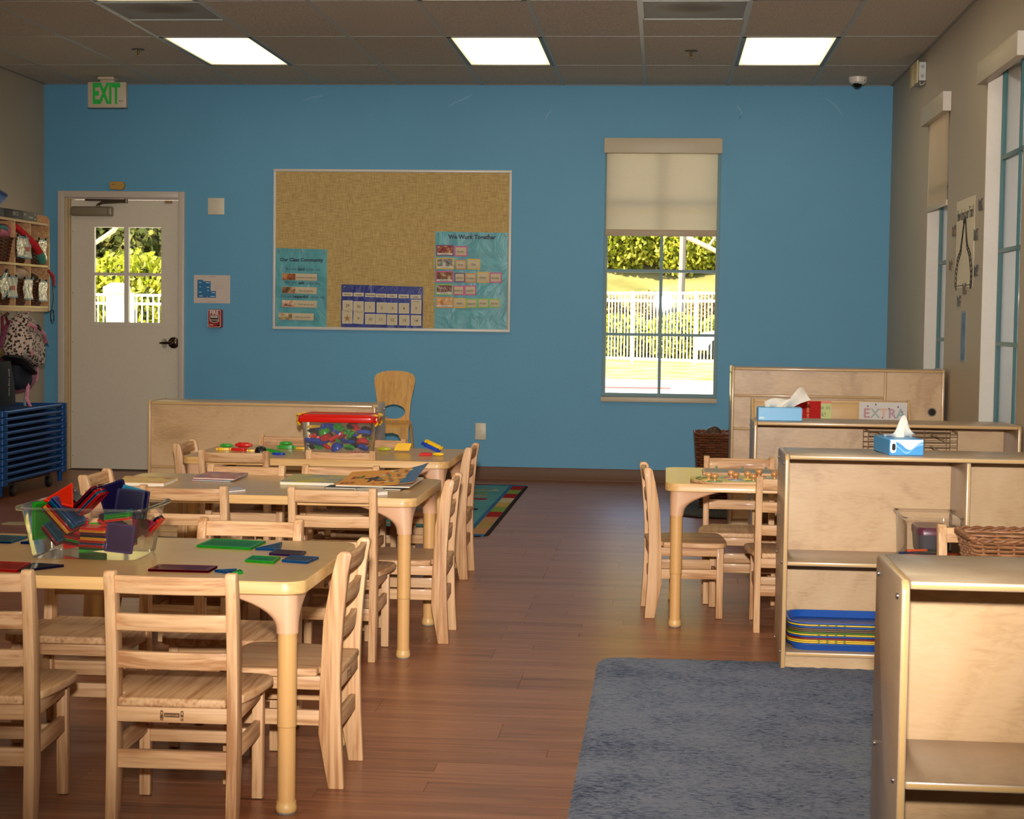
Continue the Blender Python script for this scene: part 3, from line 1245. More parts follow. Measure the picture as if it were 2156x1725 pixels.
# shelf units seen from behind: back boards in a frame
def shelf_back(label, loc, W, H, Dp, rails, posts, hole=None):
    t = thing('storage_shelf', label, 'shelf', loc, 0, 'birch storage shelves')
    th = .0155
    sc = [(.05, H - .04), (Dp - .05, H - .04), (.05, .3), (Dp - .05, .3)]
    side_panel(t, 0, th, Dp, H, sc, -1)
    side_panel(t, W - th, W, Dp, H, sc, 1)
    panel('top_panel', t, th, W - th, .003, Dp - .003, H - .022, H - .006)
    bm = BM()
    box(bm, th, W - th, .014, .022, .02, H - .022)
    obj('back_panel', bm, BIRCH, t)
    for (x0, x1, z) in rails:
        panel('rail', t, x0, x1, .005, .016, z - .008, z + .008)
    for (x, z0, z1) in posts:
        panel('post', t, x - .008, x + .008, .005, .016, z0, z1)
    panel('inner_shelf', t, th, W - th, .022, Dp - .01, .37, .386)
    panel('bottom_shelf', t, th, W - th, .022, Dp - .01, .05, .066)
    if hole:
        bm = BM()
        lathe(bm, [(.020, 0), (.026, 0), (.026, .004), (.020, .004)], 20)
        bm2 = bm
        for v in bm2.verts:
            v.co = Vector((hole[0] + v.co.x, .014 - v.co.z, hole[1] + v.co.y))
        obj('grommet', bm2, P('grey_grommet', C(120, 110, 98), .5), t)
        bm = BM()
        lathe(bm, [(0, 0), (.020, 0), (.020, .002), (0, .002)], 20)
        for v in bm.verts:
            v.co = Vector((hole[0] + v.co.x, .0085 - v.co.z, hole[1] + v.co.y))
        obj('cable_hole', bm, P('hole_shadow', C(44, 34, 28), .9), t)
    return t


shelf_back('low birch shelf seen from behind, left beyond the tables', (-2.752, 9.05, 0), 1.236, .757, .33, [(.0155, 1.220, .400), (.0155, 1.220, .055)], [])
shelf_back('tall birch cabinet back with a round cable hole by the right wall', (.402, 10.15, 0), 1.222, .960, .33,
           [(.0155, .885, .790), (.0155, .885, .595), (.0155, .885, .07)], [(.885, .03, .938)], (1.155, .712))

# ---- book display rack with slanted tiers
t = thing('book_rack', 'low slatted birch book display rack behind the middle shelf', 'book rack', (.478, 9.15, 0))
for x in (0, .832):
    bm = BM()
    ext(bm, [(0, 0), (.30, 0), (.30, .80), (.285, .812), (.262, .812), (0, .30)], 'x', x, x + .0155, 0, 1)
    obj('side_panel', bev(bm, .003, 2, 60), [BIRCH_D, EDGE], t)
for k, (z, y) in enumerate(((.30, .03), (.53, .13), (.76, .23))):
    panel('tier_board', t, .0155, .832, y + .03, y + .042, z - .14, z + .03)
    panel('ledge', t, .0155, .832, y - .02, y + .03, z - .15, z - .138)
panel('top_rail', t, .0155, .832, .272, .285, .782, .806)


# ================================================================== BULLETIN BOARD AND CHARTS
FW = WALL_Y
def burlap():
    t = T('burlap').base(.85, .2)
    v = t.coords((1, 1, 1), rnd=False)
    mp1 = t.coords((9, 9, 130), rnd=False)
    mp2 = t.coords((130, 9, 9), rnd=False)
    a = t.n('TexNoise', Scale=1.6, Detail=3.0)
    b = t.n('TexNoise', Scale=1.6, Detail=3.0)
    t.l(mp1, a.inputs['Vector'])
    t.l(mp2, b.inputs['Vector'])
    ad = t.n('Math', _operation='ADD')
    t.l(a.outputs['Fac'], ad.inputs[0])
    t.l(b.outputs['Fac'], ad.inputs[1])
    hf = t.n('Math', _operation='MULTIPLY')
    hf.inputs[1].default_value = .5
    t.l(ad.outputs[0], hf.inputs[0])
    t.l(t.ramp(hf.outputs[0], [(.36, C(166, 136, 84)), (.64, C(212, 182, 122))]), t.b.inputs['Base Color'])
    t.bump(hf.outputs[0], .2, .002)
    return t.m


t = thing('bulletin_board', 'large burlap bulletin board in a white metal frame on the blue wall', 'bulletin board', (0, FW, 0))
bx0, bx1, bz0, bz1 = -2.972, -1.154, 1.112, 2.328
boxo('burlap_panel', bx0 + .018, bx1 - .018, -.010, -.001, bz0 + .018, bz1 - .018, burlap(), t)
ALU = P('white_board_frame', C(214, 208, 200), .35)
for (n_, a, b, c, e) in (('frame_rail', bx0, bx1, bz1 - .020, bz1), ('frame_rail', bx0, bx1, bz0, bz0 + .022), ('frame_rail', bx0, bx0 + .020, bz0 + .022, bz1 - .020), ('frame_rail', bx1 - .020, bx1, bz0 + .022, bz1 - .020)):
    boxo(n_, a, b, -.020, -.001, c, e, ALU, t, .003)


def cloth_mat(name, col, dark):
    t = T(name).base(.38, .5)
    v = t.coords((1, 1, 1), rnd=False)
    nz = t.n('TexNoise', Scale=5.0, Detail=4.0, Distortion=1.4)
    t.l(v, nz.inputs['Vector'])
    t.l(t.ramp(nz.outputs['Fac'], [(.36, dark), (.6, col)]), t.b.inputs['Base Color'])
    t.bump(nz.outputs['Fac'], .5, .02)
    return t.m


TURQ = cloth_mat('turquoise_nylon', C(88, 164, 172), C(78, 150, 160))
ROYAL = cloth_mat('royal_blue_nylon', C(34, 46, 132), C(28, 38, 116))
NAVY_T = P('navy_print', C(22, 44, 66), .5)
INK_T = P('black_print', C(50, 44, 40), .6)
YC = FW - .0125      # the face of the board


def chart(name, label, x0, x1, z0, z1, mat, ng, sag=.006):
    t = thing(name, label, 'pocket chart', (0, YC, 0))
    bm = BM()
    n, m = 12, 12
    rings = []
    for k in range(m + 1):
        z = z0 + (z1 - z0) * k / m
        rings.append([(x0 + (x1 - x0) * i / n, -.002 - .0016 * (1 + math.sin(i * 1.9 + k * .7)) * .5, z - sag * i / n * (k / m)) for i in range(n + 1)])
    f = loft(bm, rings, 0, False, False, False)
    g = bmesh.ops.extrude_face_region(bm, geom=bm.faces[:])
    for v in [e for e in g['geom'] if isinstance(e, bmesh.types.BMVert)]:
        v.co.y = 0
    obj('chart_cloth', bm, mat, t, 60)
    for i in range(ng):
        x = x0 + .022 + (x1 - x0 - .044) * i / (ng - 1)
        bm = BM()
        tube(bm, [(x + .007 * math.cos(a), -.0045, z1 - .022 - sag * i / ng + .007 * math.sin(a)) for a in [2 * PI * q / 10 for q in range(10)]], .0025, 6, closed=True)
        obj('grommet', bm, SCREW, t)
    return t


c1 = chart('pocket_chart', 'turquoise pocket chart titled Our Class Community at the left of the board', -2.950, -2.556, 1.134, 1.728, TURQ, 3)
text('Our Class Community', .0360, NAVY_T, c1, (-2.752, -.0052, 1.640), bold=.0012)
for z, w_, full in ((1.569, 'kind', 'We are kind when we'), (1.466, 'safe', 'We are safe when we'), (1.361, 'respectful', 'We are respectful when we')):
    sw = {'kind': .052, 'safe': .052, 'respectful': .118}[w_]
    lw = {'kind': 0, 'safe': 0, 'respectful': .034}[w_]
    text('We are', .0285, NAVY_T, c1, (-2.790 - lw, -.0052, z + .001), align='RIGHT', bold=-.0002)
    text(w_, .0300, NAVY_T, c1, (-2.752 - (0 if lw == 0 else .006), -.0052, z), bold=.0010)
    text('when we', .0285, NAVY_T, c1, (-2.714 + lw * .62 + (.016 if lw else 0), -.0052, z - .002), align='LEFT', bold=-.0002)
PIC = [blotch('photo_print_%d' % i, c, 30) for i, c in enumerate((
    (C(70, 30, 22), C(150, 70, 40), C(214, 150, 80)), (C(40, 60, 34), C(140, 92, 60), C(220, 180, 130)),
    (C(34, 40, 70), C(214, 160, 120), C(230, 220, 200)), (C(60, 44, 26), C(190, 160, 110), C(226, 214, 180)),
    (C(40, 20, 40), C(150, 40, 40), C(226, 200, 110)), (C(40, 40, 44), C(150, 140, 124), C(232, 224, 204)),
    (C(28, 22, 20), C(140, 84, 30), C(226, 190, 150)), (C(30, 50, 70), C(130, 70, 44), C(220, 210, 210)),
    (C(150, 70, 20), C(214, 160, 100), C(230, 200, 150))))]
CARD = P('card_stock', C(206, 188, 154), .6)
CARD_E = P('card_white_edge', C(224, 214, 194), .6)


def strip(u, z, wd, h, pic, s, lab, tilt=-.012):
    t = thing('sentence_card', lab, 'card', (u, YC - .0055, z), rot=(0, -tilt, 0), group='sentence cards in the class community chart')
    boxo('card', 0, wd, -.001, 0, -h / 2, h / 2, CARD, t)
    boxo('photo', .002, wd * .38, -.0018, -.001, -h / 2 + .002, h / 2 - .002, pic, t)
    text(s, .0150, INK_T, t, (wd * .69, -.0018, -.003), depth=.0002)


strip(-2.899, 1.512, .268, .052, PIC[0], 'say please and thank you', 'photo sentence card in the pocket under kind')
strip(-2.900, 1.411, .268, .052, PIC[1], 'clean up materials', 'photo sentence card in the pocket under safe')
strip(-2.900, 1.308, .270, .053, PIC[2], 'listen with our ears', 'photo sentence card in the pocket under respectful')
strip(-2.924, 1.211, .270, .053, PIC[3], 'walk with our feet', 'photo sentence card in the lowest pocket of the community chart')
for z in (1.487, 1.386, 1.284, 1.186):
    boxo('clear_pocket', -2.915, -2.610, -.0092, -.0088, z - .012, z + .026, FILM, c1)

c2 = chart('pocket_chart', 'dark blue calendar pocket chart at the bottom of the board', -2.444, -1.818, 1.134, 1.459, ROYAL, 3, .012)
NUMW = {'29': 'twenty nine', '30': 'thirty', '1': 'one', '2': 'two', '3': 'three', '4': 'four', '10': 'ten', '11': 'eleven', '12': 'twelve', '13': 'thirteen', '14': 'fourteen'}
# calendar cards: (x centre, z centre, w, h, text, tilt)
def cal(px, py, w, h, s, lab, size=.030, tilt=0, word=None, star=False):
    # px, py are the zoomed measurements converted to wall metres
    x = -2.478 + px / 2156 * .6925
    z = 1.4915 - py / 1248 * .4015
    t = thing('calendar_card', lab, 'card', (x, YC - .0055, z), rot=(0, tilt, 0), group='cards in the calendar pocket chart')
    boxo('card', -w / 2, w / 2, -.001, 0, -h / 2, h / 2, CARD_E, t)
    boxo('card_face', -w / 2 + .004, w / 2 - .004, -.0014, -.001, -h / 2 + .004, h / 2 - .004, CARD, t)
    if star:
        b = BM()
        ext(b, [(.031 * math.cos(R(90 + 36 * k)) * (1 if k % 2 == 0 else .40), -.012 + .031 * math.sin(R(90 + 36 * k)) * (1 if k % 2 == 0 else .40)) for k in range(10)], 'y', -.0022, -.0014)
        obj('gold_star', b, P('gold_star_print', C(170, 128, 58), .5), t)
        text(s, .018, INK_T, t, (0, -.0028, -.012), depth=.0002)
    elif s:
        text(s, size, INK_T, t, (0, -.0018, (-.012 if word else -.002)), depth=.0002, bold=.0002)
    if word:
        text(word, .011, INK_T, t, (0, -.0018, h / 2 - .013), depth=.0002)


for x, y, s in ((260, 336, 'Monday'), (525, 338, 'Tuesday'), (806, 346, 'Wednesday'), (1063, 355, 'Thursday'), (1322, 360, 'Friday'), (1600, 366, 'Saturday'), (1880, 371, 'Sunday')):
    cal(x, y, .078, .028, s, 'weekday strip reading %s in the calendar chart' % s, .0145)
for x, y, s, dz in ((265, 600, '29', 0), (525, 618, '30', 0), (793, 629, '1', 0), (1080, 637, '2', 0), (1332, 643, '3', 0), (1607, 647, '4', 0)):
    cal(x, y, .078, .078, s, 'upper row calendar card numbered ' + NUMW[s])
cal(1900, 607, .078, .106, '5', 'taller calendar card 5 headed Yesterday', tilt=.02, word='Yesterday')
cal(258, 862, .078, .105, '6', 'calendar card headed Today with a gold star', word='Today', star=True)
cal(525, 870, .078, .100, '9', 'tilted calendar card 9 headed Tomorrow', tilt=.06, word='Tomorrow')
for x, y, s in ((806, 912, '10'), (1060, 915, '11'), (1331, 923, '12'), (1618, 928, '13'), (1898, 931, '14')):
    cal(x, y, .078, .078, s, 'lower row calendar card numbered ' + NUMW[s])

c3 = chart('pocket_chart', 'turquoise pocket chart titled We Work Together at the right of the board', -1.728, -1.178, 1.134, 1.866, TURQ, 5)
text('We Work Together', .0430, NAVY_T, c3, (-1.450, -.0052, 1.825), bold=.0016)
BORD = {'pink': P('pink_card', C(214, 70, 140), .5), 'yellow': P('yellow_card', C(222, 178, 40), .5), 'orange': P('orange_card', C(214, 140, 60), .5),
        'green': P('lime_card', C(140, 190, 90), .5), 'purple': P('purple_card', C(120, 60, 110), .5)}


def zx(px):
    return -1.757 + px / 1333 * .6140


def zz(py):
    return 1.8945 - py / 1725 * .7870


def namecard(x0, y0, x1, y1, bc, s, lab, pic=None, ti=0, edge=.008):
    w, h = zx(x1) - zx(x0), zz(y0) - zz(y1)
    t = thing('photo_card' if pic else 'name_card', lab, 'card', ((zx(x0) + zx(x1)) / 2, YC - .0055, (zz(y0) + zz(y1)) / 2), rot=(0, ti, 0), group='job photo cards in the work chart' if pic else 'name cards in the work chart')
    boxo('border', -w / 2, w / 2, -.001, 0, -h / 2, h / 2, BORD[bc], t)
    if pic:
        boxo('caption', -w / 2 + edge, w / 2 - edge, -.0014, -.001, -h / 2 + edge, -h / 2 + .022, CARD_E, t)
        boxo('photo', -w / 2 + edge, w / 2 - edge, -.0016, -.001, -h / 2 + .022, h / 2 - edge, pic, t)
        text(s, .011, INK_T, t, (0, -.0018, -h / 2 + .014), depth=.0002)
    else:
        boxo('card_face', -w / 2 + edge, w / 2 - edge, -.0014, -.001, -h / 2 + edge, h / 2 - edge, CARD, t)
        text(s, .0235, INK_T, t, (-.004, -.0018, -.002), depth=.0002, shear=.25, sx=.85)


rows = [('first', [(78, 285, 368, 466, 'purple', PIC[4], 'line leader'), (380, 305, 592, 470, 'pink', 'Xander')]),
        ('second', [(82, 495, 380, 685, 'yellow', PIC[5], 'door holder'), (400, 530, 575, 685, 'orange', 'Enzo'), (596, 510, 808, 686, 'yellow', 'Evie')]),
        ('third', [(74, 715, 365, 900, 'pink', PIC[6], 'kitchen helpers'), (384, 742, 560, 898, 'purple', 'Chloe'), (565, 745, 740, 902, 'orange', 'Presley'), (760, 720, 955, 902, 'yellow', 'Aspen'), (966, 732, 1163, 898, 'pink', 'Kinsley')]),
        ('fourth', [(78, 930, 360, 1112, 'green', PIC[7], 'line caboose'), (370, 952, 548, 1110, 'pink', 'Adeline'), (556, 948, 744, 1108, 'pink', 'Sophie')]),
        ('fifth', [(84, 1142, 372, 1326, 'orange', PIC[8], 'table wiper'), (384, 1160, 582, 1326, 'yellow', 'Aiden'), (586, 1166, 770, 1322, 'green', 'Grayson'), (776, 1160, 955, 1316, 'green', 'Finley'), (960, 1160, 1145, 1312, 'green', 'Jaycee')])]
place = ['', 'next to the photo', 'second after the photo', 'third after the photo', 'fourth after the photo']
for rw, cs in rows:
    for k, c in enumerate(cs):
        if k == 0:
            namecard(c[0], c[1], c[2], c[3], c[4], c[6], '%s edged photo card starting the %s row of the work chart' % (c[4], rw), c[5])
        else:
            namecard(c[0], c[1], c[2], c[3], c[4], c[5], '%s edged name card %s in the %s row' % (c[4], place[k], rw), ti=random.uniform(-.03, .03))
for z in (1.702, 1.604, 1.508, 1.410, 1.312):
    boxo('clear_pocket', -1.716, -1.198, -.0095, -.0090, z - .03, z + .015, FILM, c3)
boxo('seam_patch', -1.640, -1.572, -.0052, -.0040, 1.175, 1.245, TURQ, c3)

# ================================================================== SMALL THINGS ON THE BLUE WALL
t = thing('exit_sign', 'white box exit sign with green letters hanging from the ceiling', 'exit sign', (-4.140, 12.60, 0))
bm = BM()
box(bm, -.146, .146, -.024, .024, 2.738, 2.926)
obj('housing', bev(bm, .006, 2), P('exit_housing', C(206, 190, 162), .4), t)
bm = BM()
box(bm, -.062, .062, -.05, .05, 2.940, 2.9625)
box(bm, -.055, .055, -.014, .014, 2.926, 2.941)
obj('canopy', bev(bm, .003, 1), P('exit_housing', C(206, 190, 162), .4), t)
EXIT_G = T('exit_letter_green')
EXIT_G.b.inputs['Base Color'].default_value = C(20, 150, 50)
EXIT_G.b.inputs['Emission Color'].default_value = (.02, .55, .06, 1)
EXIT_G.b.inputs['Emission Strength'].default_value = .08
text('EXIT', .205, EXIT_G.m, t, (-.004, -.0245, 2.833), bold=.008, sx=.50, depth=.001)
text('A23', .020, INK_T, t, (.108, -.0245, 2.785), depth=.0004)

t = thing('door_chime', 'small yellowed plastic door chime box above the door', 'door chime', (-4.186, FW, 2.192))
bm = BM()
ext(bm, [(-.056, -.020), (-.046, -.030), (.030, -.034), (.050, -.026), (.062, .0), (.050, .026), (.04, .030), (-.048, .032), (-.060, .018)], 'y', -.034, 0)
obj('case', bev(bm, .003, 1), P('yellowed_plastic', C(186, 146, 72), .5), t)
boxo('mark', -.040, -.012, -.0346, -.034, .006, .009, INK_T, t)

t = thing('switch_plate', 'square blank cream wall plate right of the door', 'wall plate', (-3.418, FW, 2.041))
boxo('plate', -.064, .064, -.007, 0, -.063, .063, OFFWHITE, t, .003)
for s in (-1, 1):
    bm = BM()
    ico(bm, (0, -.007, s * .042), .004, 1)
    obj('screw', bm, SCREW, t)
t = thing('wall_plate', 'blank cream wall plate low on the blue wall', 'wall plate', (-1.368, FW, .360))
boxo('plate', -.041, .041, -.007, 0, -.063, .063, OFFWHITE, t, .003)
bm = BM()
ico(bm, (0, -.007, 0), .004, 1)
obj('screw', bm, SCREW, t)

t = thing('evacuation_map', 'white paper floor plan with blue rooms taped beside the door', 'map', (-3.448, FW, 1.410))
boxo('sheet', -.141, .141, -.002, 0, -.107, .107, P('map_paper', C(206, 190, 178), .6), t)
bm = BM()
ext(bm, [(-.114, .071), (-.070, .071), (-.070, .060), (-.010, .060), (-.010, -.014), (.031, -.014), (.031, -.066), (-.114, -.066)], 'y', -.0028, -.002)
obj('plan', bm, P('plan_blue', C(34, 110, 158), .6), t)
text('YOU ARE HERE', .0075, INK_T, t, (-.002, -.0024, .096), depth=.0002)
text('EMERGENCY EVACUATION', .0060, INK_T, t, (-.002, -.0024, -.098), depth=.0002)
for (x, z, w) in ((-.092, .050, .018), (-.092, -.024, .024), (-.030, .014, .020), (.006, -.056, .036), (-.086, -.053, .026), (-.032, .049, .028), (-.030, -.012, .012), (-.092, .016, .012), (.012, -.026, .026)):
    boxo('room_label', x - w / 2, x + w / 2, -.0032, -.0028, z - .0022, z + .0022, WHITE, t)
boxo('route_arrow', -.038, -.034, -.0032, -.0028, -.072, -.054, P('arrow_pink', C(214, 150, 140), .6), t)
for k in range(3):
    boxo('note_line', .016, .088, -.0024, -.002, .028 - k * .011, .030 - k * .011, P('note_rose', C(184, 150, 150), .6), t)

t = thing('fire_alarm', 'red fire alarm pull station below the floor plan', 'fire alarm', (-3.414, FW, 1.186))
RED_A = P('alarm_red', C(150, 22, 22), .35)
bm = BM()
ext(bm, rr(.108, .140, .010, 3), 'y', -.048, 0)
obj('case', bev(bm, .003, 1), RED_A, t)
bm = BM()
ext(bm, rr(.100, .132, .010, 4, -.003), 'y', -.0505, -.048)
ext(bm, rr(.092, .124, .008, 4, -.003), 'y', -.0515, -.0475)
obj('face_border', bm, CARD_E, t)
bm = BM()
ext(bm, rr(.093, .125, .008, 4, -.003), 'y', -.0520, -.047)
fa = obj('face', bm, RED_A, t)
text('FIRE', .040, WHITE, t, (-.004, -.0522, .044), bold=.001, sx=.95, depth=.0004)
bm = BM()
ext(bm, [(-.036, .026), (.034, .026), (.034, -.020), (.018, -.029), (0, -.032), (-.020, -.029), (-.036, -.020)], 'y', -.0535, -.050)
obj('handle_border', bm, CARD_E, t)
bm = BM()
ext(bm, [(-.032, .023), (.030, .023), (.030, -.018), (.016, -.025), (0, -.028), (-.018, -.025), (-.032, -.018)], 'y', -.055, -.050)
h = obj('pull_handle', bm, P('alarm_dark', C(56, 18, 16), .4), t)
boxo('handle_bar', -.026, .024, -.058, -.055, .006, .018, CARD_E, h, .001)
boxo('handle_bar', -.032, .030, -.057, -.055, -.014, -.009, CARD_E, h, .001)
text('PULL', .010, INK_T, t, (-.001, -.0584, .012), depth=.0003)
boxo('notice', -.046, -.010, -.0524, -.052, -.050, -.046, WHITE, t)
bm = BM()
lathe(bm, [(0, 0), (.010, 0), (.009, .003), (0, .003)], 14)
for v in bm.verts:
    v.co = Vector((.028 + v.co.x, -.052 - v.co.z, -.052 + v.co.y))
obj('key_lock', bm, BLACK, t)

# ================================================================== RIGHT WALL
RX = RIGHT_X
t = thing('junction_box', 'grey metal electrical box with two cream cover plates high on right wall', 'electrical box', (RX, 11.36, 2.84))
bm = BM()
box(bm, -.048, 0, 0, .32, -.060, .060)
obj('box_body', bev(bm, .002, 1), P('galvanised', C(170, 168, 160), .4, .5, .7), t)
for k in range(2):
    boxo('cover_plate', -.058, -.049, .005 + k * .165, .158 + k * .165, -.072, .072, P('cream_cover', C(206, 182, 130), .45), t, .002)
for z in (-.03, .03):
    bm = BM()
    lathe(bm, [(0, 0), (.012, 0), (.012, .0015), (0, .0015)], 12)
    for v in bm.verts:
        v.co = Vector((-.024 + v.co.x, -v.co.z, z + v.co.y))
    obj('knockout', bm, P('knockout_zinc', C(140, 138, 132), .4, .5, .7), t)
bm = BM()
tube(bm, [(-.03, .06, -.060), (-.028, .05, -.080), (-.012, .03, -.078), (-.004, .02, -.066)], .004, 6)
obj('wire', bm, P('white_wire', C(206, 200, 190), .5), t)

PAPER_W = P('butcher_paper', C(226, 212, 184), .7)
t = thing('train_poster', 'hand drawn paper poster about a train between the right wall windows', 'poster', (RX, 9.74, 1.67))
bm = BM()
rings = []
for k in range(9):
    z = -.245 + .49 * k / 8
    rings.append([(-.002 - .0015 * math.sin(i * 1.3 + k), .285 - .57 * i / 8, z) for i in range(9)])
loft(bm, rings, 0, False, False, False)
g = bmesh.ops.extrude_face_region(bm, geom=bm.faces[:])
for v in [e for e in g['geom'] if isinstance(e, bmesh.types.BMVert)]:
    v.co.x = 0
obj('paper', bm, PAPER_W, t, 60)
MARK = P('black_marker', C(40, 36, 34), .6)
text('How long is our Train?', .090, MARK, t, (-.0042, .0, .160), rot=(PI / 2, 0, -PI / 2), bold=.0006, sx=.62, depth=.0003, shear=.1)
for sgn, pts in (((-1), [(.27, -.235), (.265, -.15), (.22, -.08), (.12, -.03), (.07, .05), (.03, .12), (.0, .15)]), (1, [(-.26, -.235), (-.265, -.15), (-.20, -.06), (-.10, -.01), (-.06, .05), (-.03, .12), (.0, .15)])):
    bm = BM()
    tube(bm, [(-.0045, y, z) for y, z in pts], .0022, 5)
    tube(bm, [(-.0045, y * .84 + .0, z - .02) for y, z in pts], .0022, 5)
    for i in range(len(pts) - 1):
        for f in (0, .33, .66):
            y = pts[i][0] * (1 - f) + pts[i + 1][0] * f
            z = pts[i][1] * (1 - f) + pts[i + 1][1] * f
            tube(bm, [(-.0045, y, z), (-.0045, y * .84, z - .02)], .0022, 4)
    obj('drawn_track', bm, MARK, t)
bm = BM()
tube(bm, [(-.0045, .27, -.232), (-.0045, -.26, -.232)], .0018, 5)
obj('drawn_line', bm, MARK, t)
WALLPIC = [blotch('train_photo_%d' % i, c, 40) for i, c in enumerate(((C(24, 20, 18), C(70, 58, 46), C(150, 130, 104)), (C(30, 18, 12), C(96, 62, 32), C(180, 140, 84))))]
pics = [(9.28, 1.854, 'beside the title of the train poster'), (10.10, 1.757, 'at the upper far edge of the train poster'), (9.395, 1.701, 'at the middle near edge of the train poster'),
        (10.18, 1.564, 'at the lower far edge of the train poster'), (9.365, 1.509, 'at the lower near edge of the train poster'), (9.70, 1.419, 'on the bottom edge of the train poster'), (9.872, 1.353, 'just below the train poster')]
for i, (y, z, w_) in enumerate(pics):
    t = thing('wall_photo', 'small square photo taped ' + w_, 'photo', (RX, y, z), group='photos around the train poster')
    boxo('print', -.0062, -.0045 if False else 0, -.050, .050, -.030, .030, WALLPIC[i % 2], t)
    boxo('tape', -.0068, -.0062, -.016, .016, .020, .032, P('clear_tape', C(190, 176, 150), .3), t)
t = thing('wall_strip', 'narrow blue paper strip taped below the train poster', 'poster', (RX, 9.71, 1.157))
boxo('backing', -.002, 0, -.078, .078, -.142, .142, P('strip_grey', C(150, 150, 150), .6), t)
boxo('strip_print', -.003, -.002, -.066, .066, -.130, .130, blotch('blue_strip_print', (C(44, 70, 110), C(74, 110, 150), C(110, 134, 160)), 14), t)


# ================================================================== RUGS
def carpet_mat(name, c0, c1, c2):
    t = T(name).base(.95, .1)
    v = t.coords((1, 1, 1), rnd=False)
    v2 = t.coords((55, 130, 55), rnd=False)
    a = t.n('TexNoise', Scale=1.0, Detail=4.0, Roughness=.7)
    t.l(v2, a.inputs['Vector'])
    b = t.n('TexNoise', Scale=4.0, Detail=3.0)
    t.l(v, b.inputs['Vector'])
    mx = t.n('Math', _operation='MULTIPLY_ADD')
    mx.inputs[1].default_value = .35
    t.l(b.outputs['Fac'], mx.inputs[0])
    t.l(a.outputs['Fac'], mx.inputs[2])
    t.l(t.ramp(mx.outputs[0], [(.50, c0), (.60, c1), (.74, c2)]), t.b.inputs['Base Color'])
    n3 = t.n('TexNoise', Scale=260.0, Detail=2.0)
    t.l(v, n3.inputs['Vector'])
    t.bump(n3.outputs['Fac'], .8, .006)
    return t.m


t = thing('area_carpet', 'large heathered blue grey carpet on the plank floor', 'rug', (0, 0, 0))
cx0, cx1, cy0, cy1, cr = -.214, 1.625, 2.10, 6.205, .06
bm = BM()
rg = random.Random(11)
nx, ny = 92, 205
vg = {}
for i in range(nx + 1):
    for j in range(ny + 1):
        x = cx0 + (cx1 - cx0) * i / nx
        y = cy0 + (cy1 - cy0) * j / ny
        edge = i in (0, nx) or j in (0, ny)
        z = .0002 if edge else .007 + rg.random() * .003
        if edge:
            x += rg.uniform(-.003, .003)
            y += rg.uniform(-.003, .003)
        # rounded far left corner
        dx, dy = cx0 + .10 - x, y - (cy1 - .10)
        if dx > 0 and dy > 0:
            m = max(dx, dy)
            d = math.hypot(dx, dy)
            k = m / d
            f = .35 + .65 * k
            x, y = cx0 + .10 - dx * f, cy1 - .10 + dy * f
        vg[i, j] = bm.verts.new((x, y, z))
for i in range(nx):
    for j in range(ny):
        bm.faces.new((vg[i, j], vg[i + 1, j], vg[i + 1, j + 1], vg[i, j + 1]))
o = obj('pile', bm, carpet_mat('blue_carpet', C(56, 66, 94), C(102, 110, 128), C(130, 136, 150)), t, 80)
o['kind'] = 'stuff'

# alphabet rug beyond the tables
t = thing('alphabet_rug', 'turquoise alphabet rug with a border of coloured blocks', 'rug', (0, 0, 0))
ax0, ax1, ay0, ay1 = -3.60, -.958, 9.52, 12.50
RUGT = {'field': carpet_mat('rug_turquoise', C(60, 112, 120), C(76, 132, 140), C(90, 146, 152)), 'blue': carpet_mat('rug_blue', C(30, 70, 110), C(40, 88, 130), C(56, 104, 144)),
        'bind': carpet_mat('rug_binding', C(26, 20, 16), C(40, 30, 24), C(50, 40, 32)), 'red': carpet_mat('rug_red', C(110, 12, 14), C(140, 20, 20), C(150, 30, 28)),
        'green': carpet_mat('rug_green', C(90, 110, 46), C(112, 134, 60), C(124, 146, 72)), 'tan': carpet_mat('rug_tan', C(150, 100, 62), C(168, 118, 78), C(178, 130, 90)),
        'gold': carpet_mat('rug_gold', C(150, 120, 58), C(172, 142, 74), C(182, 152, 86)), 'white': carpet_mat('rug_white', C(160, 140, 112), C(178, 160, 130), C(188, 170, 140)),
        'olive': carpet_mat('rug_olive', C(140, 112, 56), C(156, 130, 66), C(166, 140, 80)), 'black': carpet_mat('rug_black', C(14, 16, 18), C(24, 26, 28), C(34, 36, 38))}
bm = BM()
ext(bm, rr(ax1 - ax0, ay1 - ay0, .10, 5, (ax0 + ax1) / 2, (ay0 + ay1) / 2), 'z', 0, .0055)
obj('binding', bm, RUGT['bind'], t)
boxo('blue_edge', ax0 + .022, ax1 - .022, ay0 + .022, ay1 - .022, .0005, .0062, RUGT['blue'], t)
boxo('field', ax0 + .14, ax1 - .135, ay0 + .16, ay1 - .085, .0008, .0075, RUGT['field'], t)
seq = ['tan', 'olive', 'tan', 'red', 'green', 'gold', 'white', 'red', 'green', 'red']
n = len(seq)
hh = (ay1 - ay0 - .20) / n
for k, c in enumerate(seq):
    y = ay0 + .10 + k * hh
    boxo('border_block', ax1 - .108, ax1 - .024, y, y + hh, .001, .0072, RUGT[c], t)
for k in range(10):
    x = ax1 - .30 - k * .25
    boxo('border_block', x - .25, x, ay1 - .060, ay1 - .026, .001, .0072, RUGT[['red', 'red', 'gold', 'green', 'red'][k % 5]], t)
    boxo('border_block', x - .25, x, ay0 + .03, ay0 + .13, .001, .0072, RUGT[['tan', 'green', 'red', 'gold', 'white'][k % 5]], t)
mot = [('gold', .12, .33), ('white', .30, .36), ('red', .45, .30), ('tan', .18, .28), ('black', .50, .22), ('green', .34, .30), ('tan', .62, .36), ('black', .70, .10), ('white', .85, .34)]
rg = random.Random(5)
